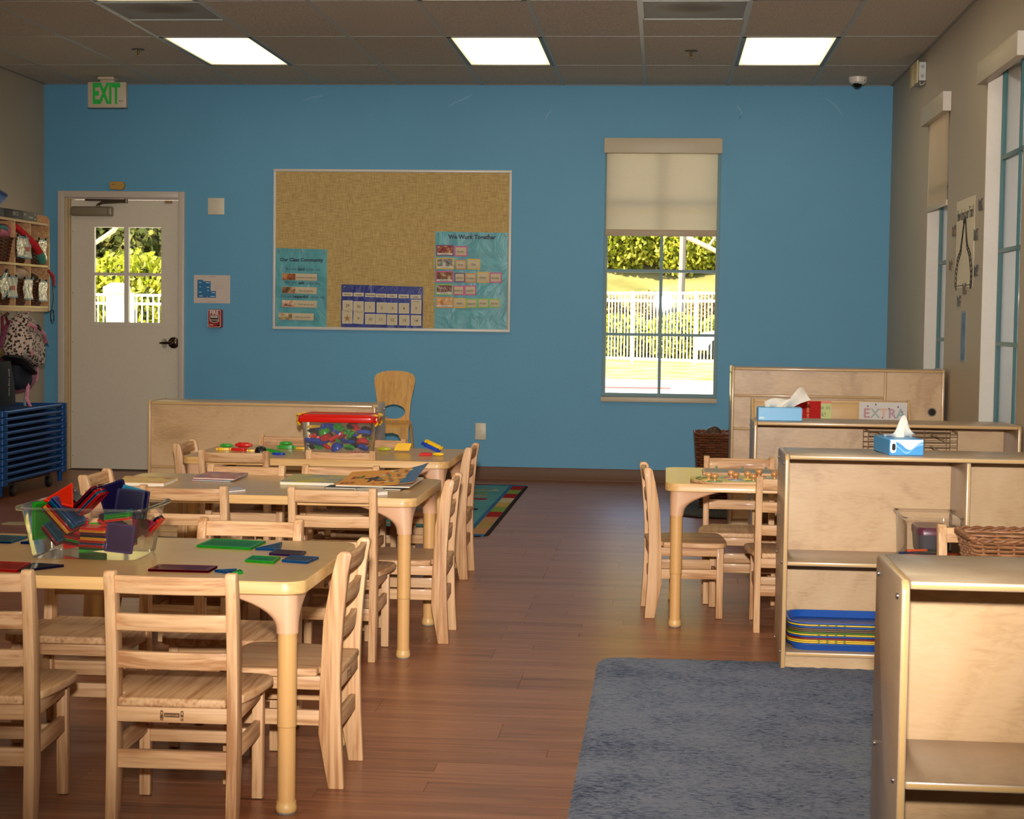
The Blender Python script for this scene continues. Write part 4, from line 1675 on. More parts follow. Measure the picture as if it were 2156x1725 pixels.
for row in range(12):
    y = ay0 + .30 + row * .205
    x = ax1 - .16 - rg.uniform(.02, .14)
    for q in range(6):
        c = rg.choice(['gold', 'tan', 'black', 'green', 'white', 'black', 'red', 'olive'])
        w = rg.uniform(.14, .34)
        hgt = rg.uniform(.025, .065)
        boxo('woven_motif', x - w, x, y - hgt, y + hgt, .001, .0080, RUGT[c], t)
        if c in ('black', 'white') and w > .2:
            boxo('woven_motif', x - w + .03, x - .04, y - hgt * .35, y + hgt * .35, .001, .0084, RUGT['white' if c == 'black' else 'black'], t)
        x -= w + rg.uniform(.03, .12)
        if x < ax0 + .7:
            break

# dark rug with rounded corners
t = thing('corner_rug', 'dark grey rug with rounded corners under the wicker hamper', 'rug', (.800, 11.62, 0))
bm = BM()
loft(bm, [[(x, y, z) for x, y in rr(1.40 + a, 1.86 + a, .28, 8)] for a, z in ((0, 0), (.03, .006), (.025, .016), (-.03, .020), (-.08, .0155))])
obj('pile', bm, carpet_mat('charcoal_rug', C(50, 46, 42), C(74, 70, 66), C(92, 88, 82)), t)

# ================================================================== ON THE NEAREST TABLE
HUE = {'red': C(190, 20, 14), 'orange': C(214, 44, 14), 'blue': C(16, 84, 136), 'teal': C(14, 106, 130), 'navy': C(20, 16, 54), 'purple': C(58, 32, 76),
       'green': C(40, 160, 40), 'yellow': C(214, 170, 20), 'maroon': C(128, 26, 46)}
MAG = {k: translucent('magnet_tile_' + k, v, .42) for k, v in HUE.items()}
FRAMEP = {k: translucent('magnet_tile_rim_' + k, [min(1, c * 1.1 + .004) for c in v[:3]] + [1], .62) for k, v in HUE.items()}
_tm = {}


def tile_mesh(shape, L, th=.0062):
    key = (shape, L)
    if key in _tm:
        return _tm[key]
    bm = BM()
    if shape == 'sq':
        ext(bm, rr(L, L, .004, 2), 'z', -th / 2 + .0006, th / 2 - .0006)
        rim = rr(L, L, .004, 2)
    else:
        rim = [(-L / 2, -L * .40), (L / 2, -L * .40), (0, L * .47)]
        ext(bm, rim, 'z', -th / 2 + .0006, th / 2 - .0006)
    a = mesh(bm, 'tile_plate', 30)
    bm = BM()
    inner = [(x * .86, y * .86) for x, y in rim]
    n = len(rim)
    for z0, z1 in ((-th / 2, th / 2),):
        A = [bm.verts.new((x, y, z0)) for x, y in rim]
        B = [bm.verts.new((x, y, z1)) for x, y in rim]
        A2 = [bm.verts.new((x, y, z0)) for x, y in inner]
        B2 = [bm.verts.new((x, y, z1)) for x, y in inner]
        for i in range(n):
            j = (i + 1) % n
            for q in ((A[i], A[j], B[j], B[i]), (A2[j], A2[i], B2[i], B2[j]), (B[i], B[j], B2[j], B2[i]), (A[j], A[i], A2[i], A2[j])):
                bm.faces.new(q)
    b = mesh(bm, 'tile_rim', 30)
    _tm[key] = (a, b)
    return _tm[key]


def magtile(col, M, lab, shape='sq', L=.076, group='magnet tiles in the clear bin'):
    a, b = tile_mesh(shape, L)
    t = thing('magnet_tile', lab, 'magnet tile', group=group)
    t.matrix_world = M
    pa = obj('plate', a.copy(), MAG[col], t)
    pb = obj('rim', b.copy(), FRAMEP[col], t)
    for o_ in (pa, pb):
        o_.data.materials.clear()
    pa.data.materials.append(MAG[col])
    pb.data.materials.append(FRAMEP[col])
    return t


def basis(o, ex, ey, ez):
    M = Matrix.Identity(4)
    for i in range(3):
        M[i][0], M[i][1], M[i][2], M[i][3] = ex[i], ey[i], ez[i], o[i]
    return M


# clear bin: tapered tub with a rolled rim
def tub(label, loc, base, top, H, mat, name='clear_bin', th=.003, rim=.012, rz=0, group=None):
    t = thing(name, label, 'bin', loc, rz, group)
    bm = BM()
    def ring(f, z, inset=0, r=.025):
        w = base[0] + (top[0] - base[0]) * f - inset * 2
        d = base[1] + (top[1] - base[1]) * f - inset * 2
        return [(x, y, z) for x, y in rr(w, d, r, 4)]
    loft(bm, [ring(0, .001, .004), ring(0, .006), ring(.97, H - .012), ring(1, H - .010, -rim), ring(1, H, -rim)], 0, True, False)
    obj('tub', bm, mat, t)
    bm = BM()
    tube(bm, [(x, y, H - .004) for x, y in rr(top[0] + rim * 2, top[1] + rim * 2, .03, 5)], .0035, 6, closed=True)
    obj('rim', bm, mat, t)
    return t


BX, BY = -1.512, 4.465
tub('clear plastic bin filled with magnet tiles on the nearest table', (BX + .008, BY + .008, TZ + .0005), (.284, .205), (.318, .262), .140, CLEAR)
S826 = 4.42 / 3634.79


def bp(u, v, Y):
    """bin-local picture coordinates measured from the photo -> metres (Y fixed)"""
    return Vector((-1.357 + (u - 288) * Y / 3634.79, Y, .7125 - (v - 1076) * Y / 3634.79 - .006 * 0))


def edge_stack(u, v, ang, L, cols, Y, where, dy=.0):
    a = R(ang)
    e = Vector((math.cos(a), 0, -math.sin(a)))      # along the band (picture down is -z)
    nrm = Vector((-math.sin(a), 0, -math.cos(a)))
    o0 = bp(u, v, Y)
    n = len(cols)
    for k, c in enumerate(cols):
        o = o0 + nrm * ((k - (n - 1) / 2) * .0066) + Vector((0, dy + random.uniform(-.006, .006), 0)) + e * random.uniform(-.003, .003)
        magtile(c, basis(o, e, Vector((0, 1, 0)), e.cross(Vector((0, 1, 0)))), '%s magnet tile, number %s of the %s' % (c, ['one', 'two', 'three', 'four', 'five', 'six', 'seven', 'eight'][k], where), L=L)


edge_stack(110, 1094, 47, .095, ['blue', 'teal', 'navy', 'red', 'yellow', 'maroon'], 4.44, 'slanting stack at the left of the bin')
edge_stack(92, 1134, 50, .062, ['teal', 'red', 'maroon'], 4.42, 'short slanting stack low in the left bin corner')
edge_stack(160, 1064, -46, .080, ['maroon', 'navy', 'red', 'teal', 'red'], 4.47, 'stack leaning right at the top of the bin')
edge_stack(184, 1138, 2, .070, ['orange', 'yellow', 'maroon', 'navy', 'yellow', 'red', 'teal', 'red'], 4.425, 'flat stack in the middle of the bin')
edge_stack(232, 1092, -8, .068, ['teal', 'green', 'green', 'orange'], 4.44, 'tilted stack below the navy tiles')
edge_stack(292, 1122, -52, .060, ['navy', 'orange'], 4.50, 'pair leaning on the right bin wall')


def face_tile(u, v, Y, col, ang, lab, shape='sq', L=.076, tilt=12, yawd=0):
    E_ = Euler((R(90 + tilt), R(ang), R(yawd)), 'XYZ')
    M = Matrix.Translation(bp(u, v, Y)) @ Matrix.Rotation(R(yawd), 4, 'Z') @ Matrix.Rotation(R(90 - tilt), 4, 'X') @ Matrix.Rotation(R(ang), 4, 'Z')
    magtile(col, M, lab, shape, L)


face_tile(108, 1052, 4.45, 'orange', -14, 'orange triangle magnet tile poking out at the top left of the bin', 'tri', .090, 48)
face_tile(252, 1068, 4.45, 'navy', -4, 'front navy magnet tile standing above the bin rim', tilt=14)
face_tile(258, 1070, 4.465, 'navy', -4, 'second navy magnet tile standing above the bin rim', tilt=14)
face_tile(246, 1068, 4.50, 'teal', -14, 'teal magnet tile behind the navy ones', tilt=14)
face_tile(244, 1139, 4.395, 'purple', -5, 'purple magnet tile pressed against the front of the bin', tilt=8)
face_tile(64, 1106, 4.43, 'green', 88, 'green magnet tile standing on edge at the left bin wall', yawd=80, tilt=2, L=.1)
face_tile(268, 1112, 4.47, 'maroon', 40, 'maroon triangle magnet tile inside the bin', 'tri', tilt=20)
face_tile(120, 1140, 4.50, 'red', 10, 'red magnet tile flat against the back of the bin', tilt=10)
face_tile(200, 1060, 4.52, 'navy', 20, 'navy magnet tile at the back of the bin', tilt=10)
face_tile(150, 1150, 4.53, 'green', 5, 'green magnet tile at the back of the bin', tilt=10)
edge_stack(128, 1150, 10, .074, ['red', 'green', 'maroon'], 4.47, 'flat layer on the bin floor at the left')
edge_stack(225, 1156, -3, .074, ['green', 'navy', 'red'], 4.48, 'flat layer on the bin floor at the right')
edge_stack(205, 1116, 30, .070, ['navy', 'maroon', 'orange'], 4.50, 'tumbled stack in the middle of the bin')
edge_stack(120, 1070, 40, .074, ['navy', 'red', 'purple'], 4.50, 'stack slanting at the back left of the bin')


def flat_tile(col, pts, lab):
    cx = sum(p[0] for p in pts) / len(pts)
    cy = sum(p[1] for p in pts) / len(pts)
    t = thing('magnet_tile', lab, 'magnet tile', (cx, cy, TZ + .0005), group='magnet tiles lying on the nearest table')
    q = [(x - cx, y - cy) for x, y in pts]
    bm = BM()
    ext(bm, q, 'z', .0006, .0058)
    obj('plate', bm, MAG[col], t, 30)
    bm = BM()
    n = len(q)
    inn = [(x * .86, y * .86) for x, y in q]
    A = [bm.verts.new((x, y, 0)) for x, y in q]
    B = [bm.verts.new((x, y, .0064)) for x, y in q]
    A2 = [bm.verts.new((x, y, 0)) for x, y in inn]
    B2 = [bm.verts.new((x, y, .0064)) for x, y in inn]
    for i in range(n):
        j = (i + 1) % n
        for f in ((A[i], A[j], B[j], B[i]), (A2[j], A2[i], B2[i], B2[j]), (B[i], B[j], B2[j], B2[i]), (A[j], A[i], A2[i], A2[j])):
            bm.faces.new(f)
    obj('rim', bm, FRAMEP[col], t, 30)


flat_tile('green', [(-1.279, 4.664), (-1.119, 4.635), (-1.112, 4.787), (-1.272, 4.815)], 'large green square magnet tile flat on the nearest table')
flat_tile('blue', [(-1.107, 4.637), (-1.036, 4.632), (-1.062, 4.775)], 'blue triangle magnet tile beside the large green one')
flat_tile('purple', [(-1.048, 4.548), (-.955, 4.524), (-.957, 4.600), (-1.046, 4.622)], 'purple magnet tile flat between blue and green ones')
flat_tile('green', [(-1.080, 4.410), (-.998, 4.388), (-1.001, 4.480), (-1.080, 4.496)], 'small green magnet tile flat near the table front')
flat_tile('blue', [(-.986, 4.426), (-.914, 4.403), (-.902, 4.500), (-.982, 4.515)], 'blue magnet tile flat near the table right edge')
flat_tile('maroon', [(-1.277, 4.205), (-1.122, 4.205), (-1.122, 4.292), (-1.274, 4.292)], 'maroon magnet tile flat behind the chair back')
flat_tile('blue', [(-1.112, 4.224), (-1.068, 4.196), (-1.062, 4.252)], 'small blue triangle tile next to the maroon one')
flat_tile('green', [(-1.058, 4.190), (-1.034, 4.206), (-1.052, 4.246)], 'green tile corner showing past the chair post')
flat_tile('red', [(-1.690, 4.150), (-1.585, 4.128), (-1.600, 4.262), (-1.690, 4.270)], 'red magnet tile flat at the table front left')
flat_tile('navy', [(-1.580, 4.130), (-1.506, 4.240), (-1.594, 4.262)], 'navy triangle magnet tile next to the red one at the table front left')
flat_tile('teal', [(-1.880, 4.640), (-1.800, 4.640), (-1.798, 4.762), (-1.880, 4.775)], 'teal magnet tile at the left picture edge')
flat_tile('blue', [(-1.772, 4.640), (-1.720, 4.640), (-1.745, 4.70)], 'small blue tile half hidden left of the bin')

# ================================================================== PICTURE BOOKS ON THE MIDDLE TABLE
PAGE = P('book_pages', C(224, 212, 190), .7)


def book(pts, th, cover, lab, z=TZ, spine=None, title=None):
    cx = sum(p[0] for p in pts) / 4
    cy = sum(p[1] for p in pts) / 4
    q = [(x - cx, y - cy) for x, y in pts]
    t = thing('picture_book', lab, 'book', (cx, cy, z + .0004), group='picture books on the middle table')
    s = [(x * .975, y * .975) for x, y in q]
    bm = BM()
    ext(bm, s, 'z', .0012, th - .0012)
    obj('pages', bm, PAGE, t, 30)
    bm = BM()
    ext(bm, q, 'z', 0, .0014)
    obj('back_cover', bm, spine or cover, t, 30)
    bm = BM()
    ext(bm, q, 'z', th - .0014, th)
    obj('front_cover', bm, cover, t, 30)
    bm = BM()
    a, b = Vector((*q[3], 0)), Vector((*q[2], 0))
    v = [bm.verts.new(p) for p in (a, b, b + Vector((0, 0, th)), a + Vector((0, 0, th)))]
    dlt = (b - a).cross(Vector((0, 0, 1))).normalized() * -.002
    w = [bm.verts.new(x.co + dlt) for x in v]
    for f in ((v[0], v[1], v[2], v[3]), (w[1], w[0], w[3], w[2]), (v[0], w[0], w[1], v[1]), (v[3], v[2], w[2], w[3]), (v[0], v[3], w[3], w[0]), (v[1], w[1], w[2], v[2])):
        bm.faces.new(f)
    obj('spine', bm, spine or cover, t, 30)
    return t


BC = [blotch('cover_pink_yellow', (C(206, 120, 90), C(222, 190, 110), C(150, 70, 60)), 9), blotch('cover_green_blue', (C(120, 150, 90), C(90, 120, 150), C(170, 100, 90)), 12),
      blotch('cover_yellow_violet', (C(196, 178, 60), C(170, 160, 110), C(110, 120, 170)), 11), blotch('cover_dark', (C(30, 60, 40), C(20, 24, 28), C(90, 60, 40)), 14),
      blotch('cover_white', (C(200, 190, 180), C(214, 204, 190), C(160, 90, 70)), 14), blotch('cover_lilac', (C(150, 140, 180), C(190, 176, 170), C(120, 110, 150)), 14)]
book([(-2.014, 6.262), (-1.842, 6.266), (-1.852, 6.480), (-2.070, 6.515)], .014, BC[0], 'thick pink and yellow board book at the left of the middle table')
b_ = [(-1.807, 6.515), (-1.650, 6.499), (-1.649, 6.760), (-1.829, 6.780)]
book(b_, .005, BC[1], 'thin blue and green picture book under another book')
book([(x + .012 * (i % 2), y + .015) for i, (x, y) in enumerate(b_)], .006, blotch('cover_blue_red', (C(90, 120, 160), C(176, 96, 86), C(196, 186, 170)), 13), 'blue and red picture book on top of the left pair', TZ + .0056)
book([(-1.560, 6.105), (-1.512, 6.180), (-1.560, 6.280), (-1.600, 6.200)], .006, BC[5], 'small lilac book half hidden behind the chair back')
book([(-1.444, 6.431), (-1.232, 6.424), (-1.216, 6.735), (-1.457, 6.766)], .013, BC[2], 'large white edged picture book with yellow cover')
book([(-1.250, 6.330), (-.960, 6.320), (-.955, 6.500), (-1.240, 6.510)], .006, BC[3], 'dark covered book beneath the orange magazine')
book([(-1.060, 6.075), (-.985, 6.170), (-1.030, 6.305), (-1.120, 6.250)], .012, BC[4], 'small book with white pages under the orange magazine')
# curled orange magazine
t = thing('orange_magazine', 'curled orange picture magazine with a cat cover on the middle table', 'book', (-1.075, 6.59, TZ + .0075), group='picture books on the middle table')
bm = BM()


def mag_pt(i, j, dz=0, n=16, m=10):
    u, v = i / n, j / m
    x = -.150 + .310 * u + .006 * v
    y = -.215 + .36 * v - .03 * u
    z = .004 + .010 * max(0, v - .35) ** 1.5 * (1 - u) * 3 + .050 * u ** 3.5 * (.4 + .6 * v) + .012 * v * u + .010 * math.sin(u * PI) * v + dz
    return (x, y, z)


rings = [[mag_pt(i, j) for i in range(17)] for j in range(11)]
loft(bm, rings, 0, False, False, False)
g = bmesh.ops.extrude_face_region(bm, geom=bm.faces[:])
for v in [e for e in g['geom'] if isinstance(e, bmesh.types.BMVert)]:
    v.co.z += .0012
ORG = P('magazine_orange', C(226, 150, 50), .4)
obj('cover', bm, ORG, t, 60)


def patch(u0, u1, v0, v1, mat, nm, dz=.0018, n=6):
    bm = BM()
    rings = []
    for k in range(n + 1):
        v = v0 + (v1 - v0) * k / n
        rings.append([mag_pt((u0 + (u1 - u0) * i / n) * 16, v * 10, dz) for i in range(n + 1)])
    loft(bm, rings, 0, False, False, False)
    obj(nm, bm, mat, t, 60)


patch(.80, 1.0, .0, 1.0, P('magazine_blue', C(40, 100, 150), .35), 'blue_panel')
SQ = [C(196, 60, 50), C(214, 190, 60), C(60, 130, 90), C(220, 214, 190), C(60, 110, 150), C(224, 150, 60)]
for k in range(34):
    a, b = .46 + .36 * ((k * 7) % 11) / 11, .06 + .84 * ((k * 5) % 17) / 17
    patch(a, a + .040, b, b + .07, P('magazine_patch_%d' % (k % 6), SQ[k % 6], .4), 'printed_block', .0022, 2)
DK = P('magazine_black', C(34, 30, 40), .4)
for (a, b, c, e) in ((.34, .46, .42, .56), (.28, .34, .46, .52), (.44, .50, .30, .38), (.40, .44, .38, .62), (.47, .58, .30, .34), (.36, .40, .24, .42)):
    patch(a, b, c, e, DK, 'printed_cat', .0024, 3)
for (a, b, c, e, m_) in ((.10, .15, .50, .66, 0), (.16, .20, .52, .64, 2), (.21, .25, .54, .70, 2), (.06, .10, .08, .20, 0), (.11, .15, .10, .22, 0), (.17, .22, .12, .24, 0)):
    patch(a, b, c, e, P('magazine_title_%d' % m_, [C(150, 40, 30), 0, C(80, 110, 40)][m_], .4), 'printed_title', .0022, 2)
boxo('inner_pages', -.14, .14, -.22, .16, -.001, .0035, PAGE, t)


# ================================================================== TOY BOX AND PIECES ON THE FARTHEST TABLE
PLC = {'red': P('toy_red', C(200, 30, 24), .3), 'blue': P('toy_blue', C(24, 62, 160), .3), 'yellow': P('toy_yellow', C(236, 186, 16), .3),
       'green': P('toy_green', C(44, 150, 40), .3), 'black': P('toy_black', C(22, 20, 26), .3), 'lime': P('toy_lime', C(170, 170, 40), .3)}


def piece_mesh(kind):
    bm = BM()
    if kind == 'bar':           # connector bar with ribbed ends
        ext(bm, rr(.050, .016, .006, 3), 'z', 0, .012)
        for s in (-1, 1):
            for k in range(3):
                box(bm, s * .030 - .002, s * .030 + .002, -.011 + k * .009, -.007 + k * .009, .001, .011)
        box(bm, -.034, .034, -.003, .003, .003, .009)
    elif kind == 'gear':
        pts = []
        for k in range(24):
            r = .026 if k % 2 == 0 else .020
            pts.append((r * math.cos(2 * PI * k / 24), r * math.sin(2 * PI * k / 24)))
        ext(bm, pts, 'z', 0, .012)
        lathe(bm, [(0, .012), (.010, .012), (.009, .020), (0, .020)], 12)
    elif kind == 'barrel':
        lathe(bm, [(0, -.030), (.005, -.030), (.005, -.024), (.009, -.018), (.0098, 0), (.009, .018), (.005, .024), (.005, .030), (0, .030)], 14)
        for v in bm.verts:
            v.co = Vector((v.co.z, v.co.x, v.co.y + .010))
    elif kind == 'plate':
        ext(bm, [(-.042, -.018), (.030, -.018), (.034, -.008), (.042, .018), (-.020, .018), (-.034, .008)], 'z', 0, .014)
        for k in range(4):
            box(bm, -.020 + k * .014, -.012 + k * .014, -.016, .016, .013, .017)
    else:                       # wheel / half dome
        lathe(bm, [(0, 0), (.030, 0), (.029, .010), (.022, .022), (.010, .028), (0, .029)], 18)
    return mesh(bm, kind + '_piece', 35)


_pm = {}


def piece(kind, col, M, label, group):
    if (kind, col) not in _pm:
        if kind not in _pm:
            _pm[kind] = piece_mesh(kind)
        me = _pm[kind].copy()
        me.materials.clear()
        me.materials.append(PLC[col])
        _pm[kind, col] = me
    o = bpy.data.objects.new(kind + '_piece', _pm[kind, col])
    COL.objects.link(o)
    o.matrix_world = M
    return tag(o, label, 'toy piece', group)


def at(x, y, z, rz=0, rx=0, ry=0, s=1.0):
    return Matrix.Translation((x, y, z)) @ Euler((R(rx), R(ry), R(rz))).to_matrix().to_4x4() @ Matrix.Scale(s, 4)


TG = 'loose building pieces on the farthest table'
Z3 = TZ + .001
piece('bar', 'yellow', at(-2.060, 7.99, Z3, 8, s=1.1), 'yellow building bar at the left end of the farthest table', TG)
piece('barrel', 'green', at(-2.048, 7.99, Z3 + .0135, 5), 'green barrel piece lying on the yellow bar', TG)
piece('bar', 'red', at(-1.984, 7.98, Z3, -6, s=1.15), 'lower red building bar left of the toy box', TG)
piece('barrel', 'red', at(-1.965, 7.99, Z3 + .014, 0, s=1.35), 'red barrel piece on top of the red bar', TG)
piece('bar', 'yellow', at(-1.915, 7.96, Z3, 14, s=.8), 'small yellow bar next to the red pieces', TG)
piece('dome', 'black', at(-1.868, 7.93, Z3, 0, s=1.0), 'black half dome piece left of the toy box', TG)
piece('bar', 'green', at(-1.800, 8.17, Z3, 4, s=1.4), 'long green bar behind the black dome', TG)
piece('barrel', 'green', at(-1.800, 8.16, Z3 + .017, 8), 'green barrel on the long green bar', TG)
piece('bar', 'yellow', at(-1.725, 8.16, Z3, 2, s=.8), 'yellow bar touching the toy box left side', TG)
piece('bar', 'green', at(-1.790, 7.86, Z3 + .004, -28, 0, 8, 1.2), 'tilted green bar in front of the toy box left corner', TG)
piece('bar', 'blue', at(-1.755, 7.80, Z3, -6, s=.9), 'blue bar at the front left of the toy box', TG)
piece('plate', 'red', at(-1.405, 7.82, Z3, 6, s=1.1), 'flat red piece in front of the toy box', TG)
piece('barrel', 'lime', at(-1.318, 8.14, Z3, 0, s=1.05), 'olive yellow barrel right of the toy box', TG)
piece('plate', 'yellow', at(-1.225, 8.12, Z3 + .022, 0, 78, 0, 1.0), 'yellow winged plate standing right of the toy box', TG)
piece('plate', 'red', at(-1.092, 7.94, Z3, 20, s=.8), 'red piece under the blue bar at the table right', TG)
piece('bar', 'blue', at(-1.072, 7.955, Z3 + .030, -14, 0, 22, 1.45), 'blue bar leaning on the red piece', TG)
piece('bar', 'yellow', at(-1.060, 7.965, Z3 + .042, -14, 0, 22, 1.35), 'yellow bar lying on the leaning blue bar', TG)
piece('barrel', 'yellow', at(-1.030, 7.92, Z3, -6, s=.85), 'yellow barrel at the foot of the leaning bars', TG)

TBX, TBY = -1.505, 7.985
tb = thing('toy_box', 'hazy plastic toy box with a red lid and yellow clips', 'toy box', (TBX, TBY, TZ + .0005))
bm = BM()
def tr(f, z, i=0):
    return [(x, y, z) for x, y in rr(.300 + .026 * f - 2 * i, .190 + .020 * f - 2 * i, .02, 4)]
loft(bm, [tr(0, .001, .003), tr(0, .005), tr(1, .160)], 0, True, False)
obj('tub', bm, HAZY, tb)
RLID = P('red_lid_plastic', C(206, 24, 14), .22)
bm = BM()
def lr(w, d, z):
    return [(x, y, z) for x, y in rr(w, d, .018, 4)]
loft(bm, [lr(.352, .232, .150), lr(.356, .236, .154), lr(.352, .232, .172), lr(.330, .212, .180), lr(.326, .208, .187), lr(.31, .19, .184)])
obj('lid', bev(bm, .002, 1, 50), RLID, tb)
YCL = P('yellow_clip', C(232, 176, 16), .3)
for s in (-1, 1):
    bm = BM()
    box(bm, s * .180 - .008, s * .180 + .008, -.055, .055, .140, .176)
    bm2 = bev(bm, .004, 2)
    cl_ = obj('handle_clip', bm2, RLID, tb)
    for yy in (-.06, .06):
        bm = BM()
        tube(bm, [(s * .172, yy, .184), (s * .192, yy, .180), (s * .190, yy, .148), (s * .176, yy, .132)], .005, 6)
        obj('clip_arm', bm, YCL, cl_)
    bm = BM()
    tube(bm, [(s * .192, -.06, .178), (s * .192, .06, .178)], .0045, 6)
    obj('clip_bar', bm, YCL, cl_)
rg = random.Random(21)
kinds = ['bar', 'gear', 'barrel', 'plate', 'dome', 'bar', 'gear']
cols_ = ['blue', 'blue', 'red', 'green', 'black', 'blue', 'yellow', 'blue', 'green', 'black']
cnt = 0
for lz in range(5):
    for ix in range(5):
        for iy in range(2):
            x = TBX - .118 + ix * .059 + rg.uniform(-.008, .008)
            y = TBY - .052 + iy * .098 + rg.uniform(-.006, .006)
            z = TZ + .026 + lz * .0235
            if lz == 4 and rg.random() < .45:
                continue
            k, c = kinds[cnt % 7], cols_[rg.randrange(10)]
            piece(k, c, at(x, y, z, rg.uniform(0, 180), rg.uniform(-35, 35), rg.uniform(-30, 30), 1.0), '%s %s piece inside the red lidded toy box' % (c, {'bar': 'bar', 'gear': 'gear', 'barrel': 'barrel', 'plate': 'winged', 'dome': 'dome'}[k]), 'building pieces inside the toy box')
            cnt += 1

# ================================================================== KNOB PUZZLE ON THE RIGHT TABLE
t = thing('knob_puzzle', 'wooden animal puzzle board with round knobs on the right table', 'puzzle', (.32, 6.985, TZ + .0005), R(4))
bm = BM()
outl = [(-.205, -.02), (-.195, -.075), (-.155, -.130), (-.10, -.145), (.205, -.145), (.215, -.13), (.215, .145), (.20, .155), (-.12, .155), (-.165, .12), (-.195, .07)]
ext(bm, outl, 'z', 0, .010)
obj('board', bev(bm, .0015, 1, 60), W_CX, t)
bm = BM()
ext(bm, [(x * .985, y * .985) for x, y in outl], 'z', .0095, .0106)
obj('printed_face', bm, blotch('puzzle_print', (C(206, 190, 80), C(222, 206, 110), C(196, 200, 150), C(110, 140, 180)), 7), t)
KN = wood('knob_wood', (C(176, 118, 62), C(196, 138, 80), C(206, 150, 92)), 'z', .3)
bm = BM()
for k in range(3):
    tube(bm, [(-.18 + k * .022 + .035 * (1 - math.cos(a)), -.02 + .06 * math.sin(a) * (1 - k * .2), .0112) for a in [R(-70 + 14 * q) for q in range(11)]], .0018, 5)
obj('printed_outline', bm, P('puzzle_ink', C(40, 36, 24), .6), t)
for k, (x, y) in enumerate(((.190, 6.905), (.212, 6.845), (.283, 7.010), (.298, 6.925), (.348, 6.985), (.365, 6.875), (.398, 7.085), (.455, 6.985))):
    lx, ly = x - .32, y - 6.985
    px = lx * math.cos(R(4)) + ly * math.sin(R(4))
    py = -lx * math.sin(R(4)) + ly * math.cos(R(4))
    bm = BM()
    ext(bm, rr(.06, .045, .018, 4, px, py), 'z', .0104, .0135)
    p_ = obj('puzzle_piece', bm, P('puzzle_piece_%d' % (k % 4), [C(196, 170, 70), C(120, 150, 90), C(190, 110, 70), C(130, 150, 180)][k % 4], .4), t)
    bm = BM()
    lathe(bm, [(0, .0135), (.007, .0135), (.006, .020), (.010, .025), (.0145, .031), (.0140, .037), (.008, .042), (0, .043)], 16, (px, py, 0))
    obj('knob', bm, KN, p_)
t = thing('puzzle_rack', 'flat wooden puzzle leaning at the back of the right table', 'puzzle', (.325, 7.335, TZ + .0005))
boxo('tray', -.150, .150, -.09, .09, 0, .010, W_CX, t, .002)
boxo('picture', -.140, .140, -.08, .08, .0095, .0112, blotch('puzzle_print_b', (C(170, 150, 120), C(130, 140, 150), C(196, 176, 130)), 10), t)
for x in (-.09, .02, .12):
    boxo('peg', x - .005, x + .005, .045, .055, .011, .026, P('peg_green', C(70, 90, 60), .5), t)

# ruler strip seen on the floor below the table
t = thing('floor_ruler', 'yellow and red measuring strip on the floor under the puzzle table', 'ruler', (.470, 8.30, .0))
for k, c in enumerate(('yellow', 'red')):
    s_ = boxo('segment', -.05 + k * .018, .06 + k * .018, .0 - k * .34, .30 - k * .34, .0, .006, P('strip_' + c, C(206, 186, 40) if c == 'yellow' else C(196, 70, 60), .5), t)
    for q in range(5):
        boxo('tick', -.05 + k * .018, .045 + k * .018, .02 - k * .34 + q * .06, .038 - k * .34 + q * .06, .006, .0066, BLACK, s_)

# ================================================================== ON THE SHELVES
# tissue boxes
TISSUE = P('tissue_paper', C(232, 224, 210), .8)
TB1 = P('tissue_box_blue', C(110, 178, 224), .3)
TB2 = P('tissue_box_sky', C(80, 160, 220), .35)


def tissue_sheet(bm, peaks, base_w, base_d, z):
    """a pulled up pleated tissue: fan from the slot to a ragged crest"""
    n = 18
    lo, mid, hi = [], [], []
    for i in range(n + 1):
        f = i / n
        x = -base_w + 2 * base_w * f
        lo.append((x, base_d * math.sin(f * 9), z))
        hx, hy, hz = peaks(f)
        hi.append((hx, hy + .006 * math.sin(f * 17), z + hz))
        mid.append(((x + hx) / 2 + .004 * math.sin(f * 23), .010 * math.sin(f * 14), z + hz * .55))
    loft(bm, [lo, mid, hi], 0, False, False, False)
    g = bmesh.ops.extrude_face_region(bm, geom=bm.faces[:])
    for v in [e for e in g['geom'] if isinstance(e, bmesh.types.BMVert)]:
        v.co.y += .0012


t = thing('tissue_box', 'shiny light blue tissue box at the left end of the middle shelf', 'tissue box', (.548, S2Y + .14, .7615), R(1), 'tissue boxes')
bm = BM()
box(bm, -.102, .102, -.055, .055, 0, .063)
obj('carton', bev(bm, .003, 1), TB1, t)
boxo('carton_end', .1005, .103, -.052, .052, .004, .058, P('tissue_end_grey', C(170, 160, 156), .5), t)
boxo('printed_mark', -.096, -.074, -.0562, -.055, .010, .018, P('tissue_print', C(206, 226, 236), .5), t)
bm = BM()
tissue_sheet(bm, lambda f: (-.070 + .215 * f, 0, .022 + .028 * abs(math.sin(f * 5.0)) * (1 - f) + (.070 * math.exp(-((f - .78) / .17) ** 2))), .065, .012, .063)
obj('tissue', bm, TISSUE, t, 80)
t = thing('tissue_box', 'blue and white wave patterned tissue box on the tray shelf', 'tissue box', (.845, S3Y + .185, .7615), R(7), 'tissue boxes')
bm = BM()
box(bm, -.061, .061, -.115, .115, 0, .058)
obj('carton', bev(bm, .003, 1), TB2, t)
bm = BM()
pts = [(-.058, .056)] + [(-.058 + .116 * k / 12, .050 - .030 * math.exp(-((k / 12 - .58) / .24) ** 2)) for k in range(13)] + [(.058, .056)]
ext(bm, pts, 'y', -.1162, -.115)
obj('printed_wave', bm, P('tissue_wave_white', C(226, 232, 232), .5), t)
bm = BM()
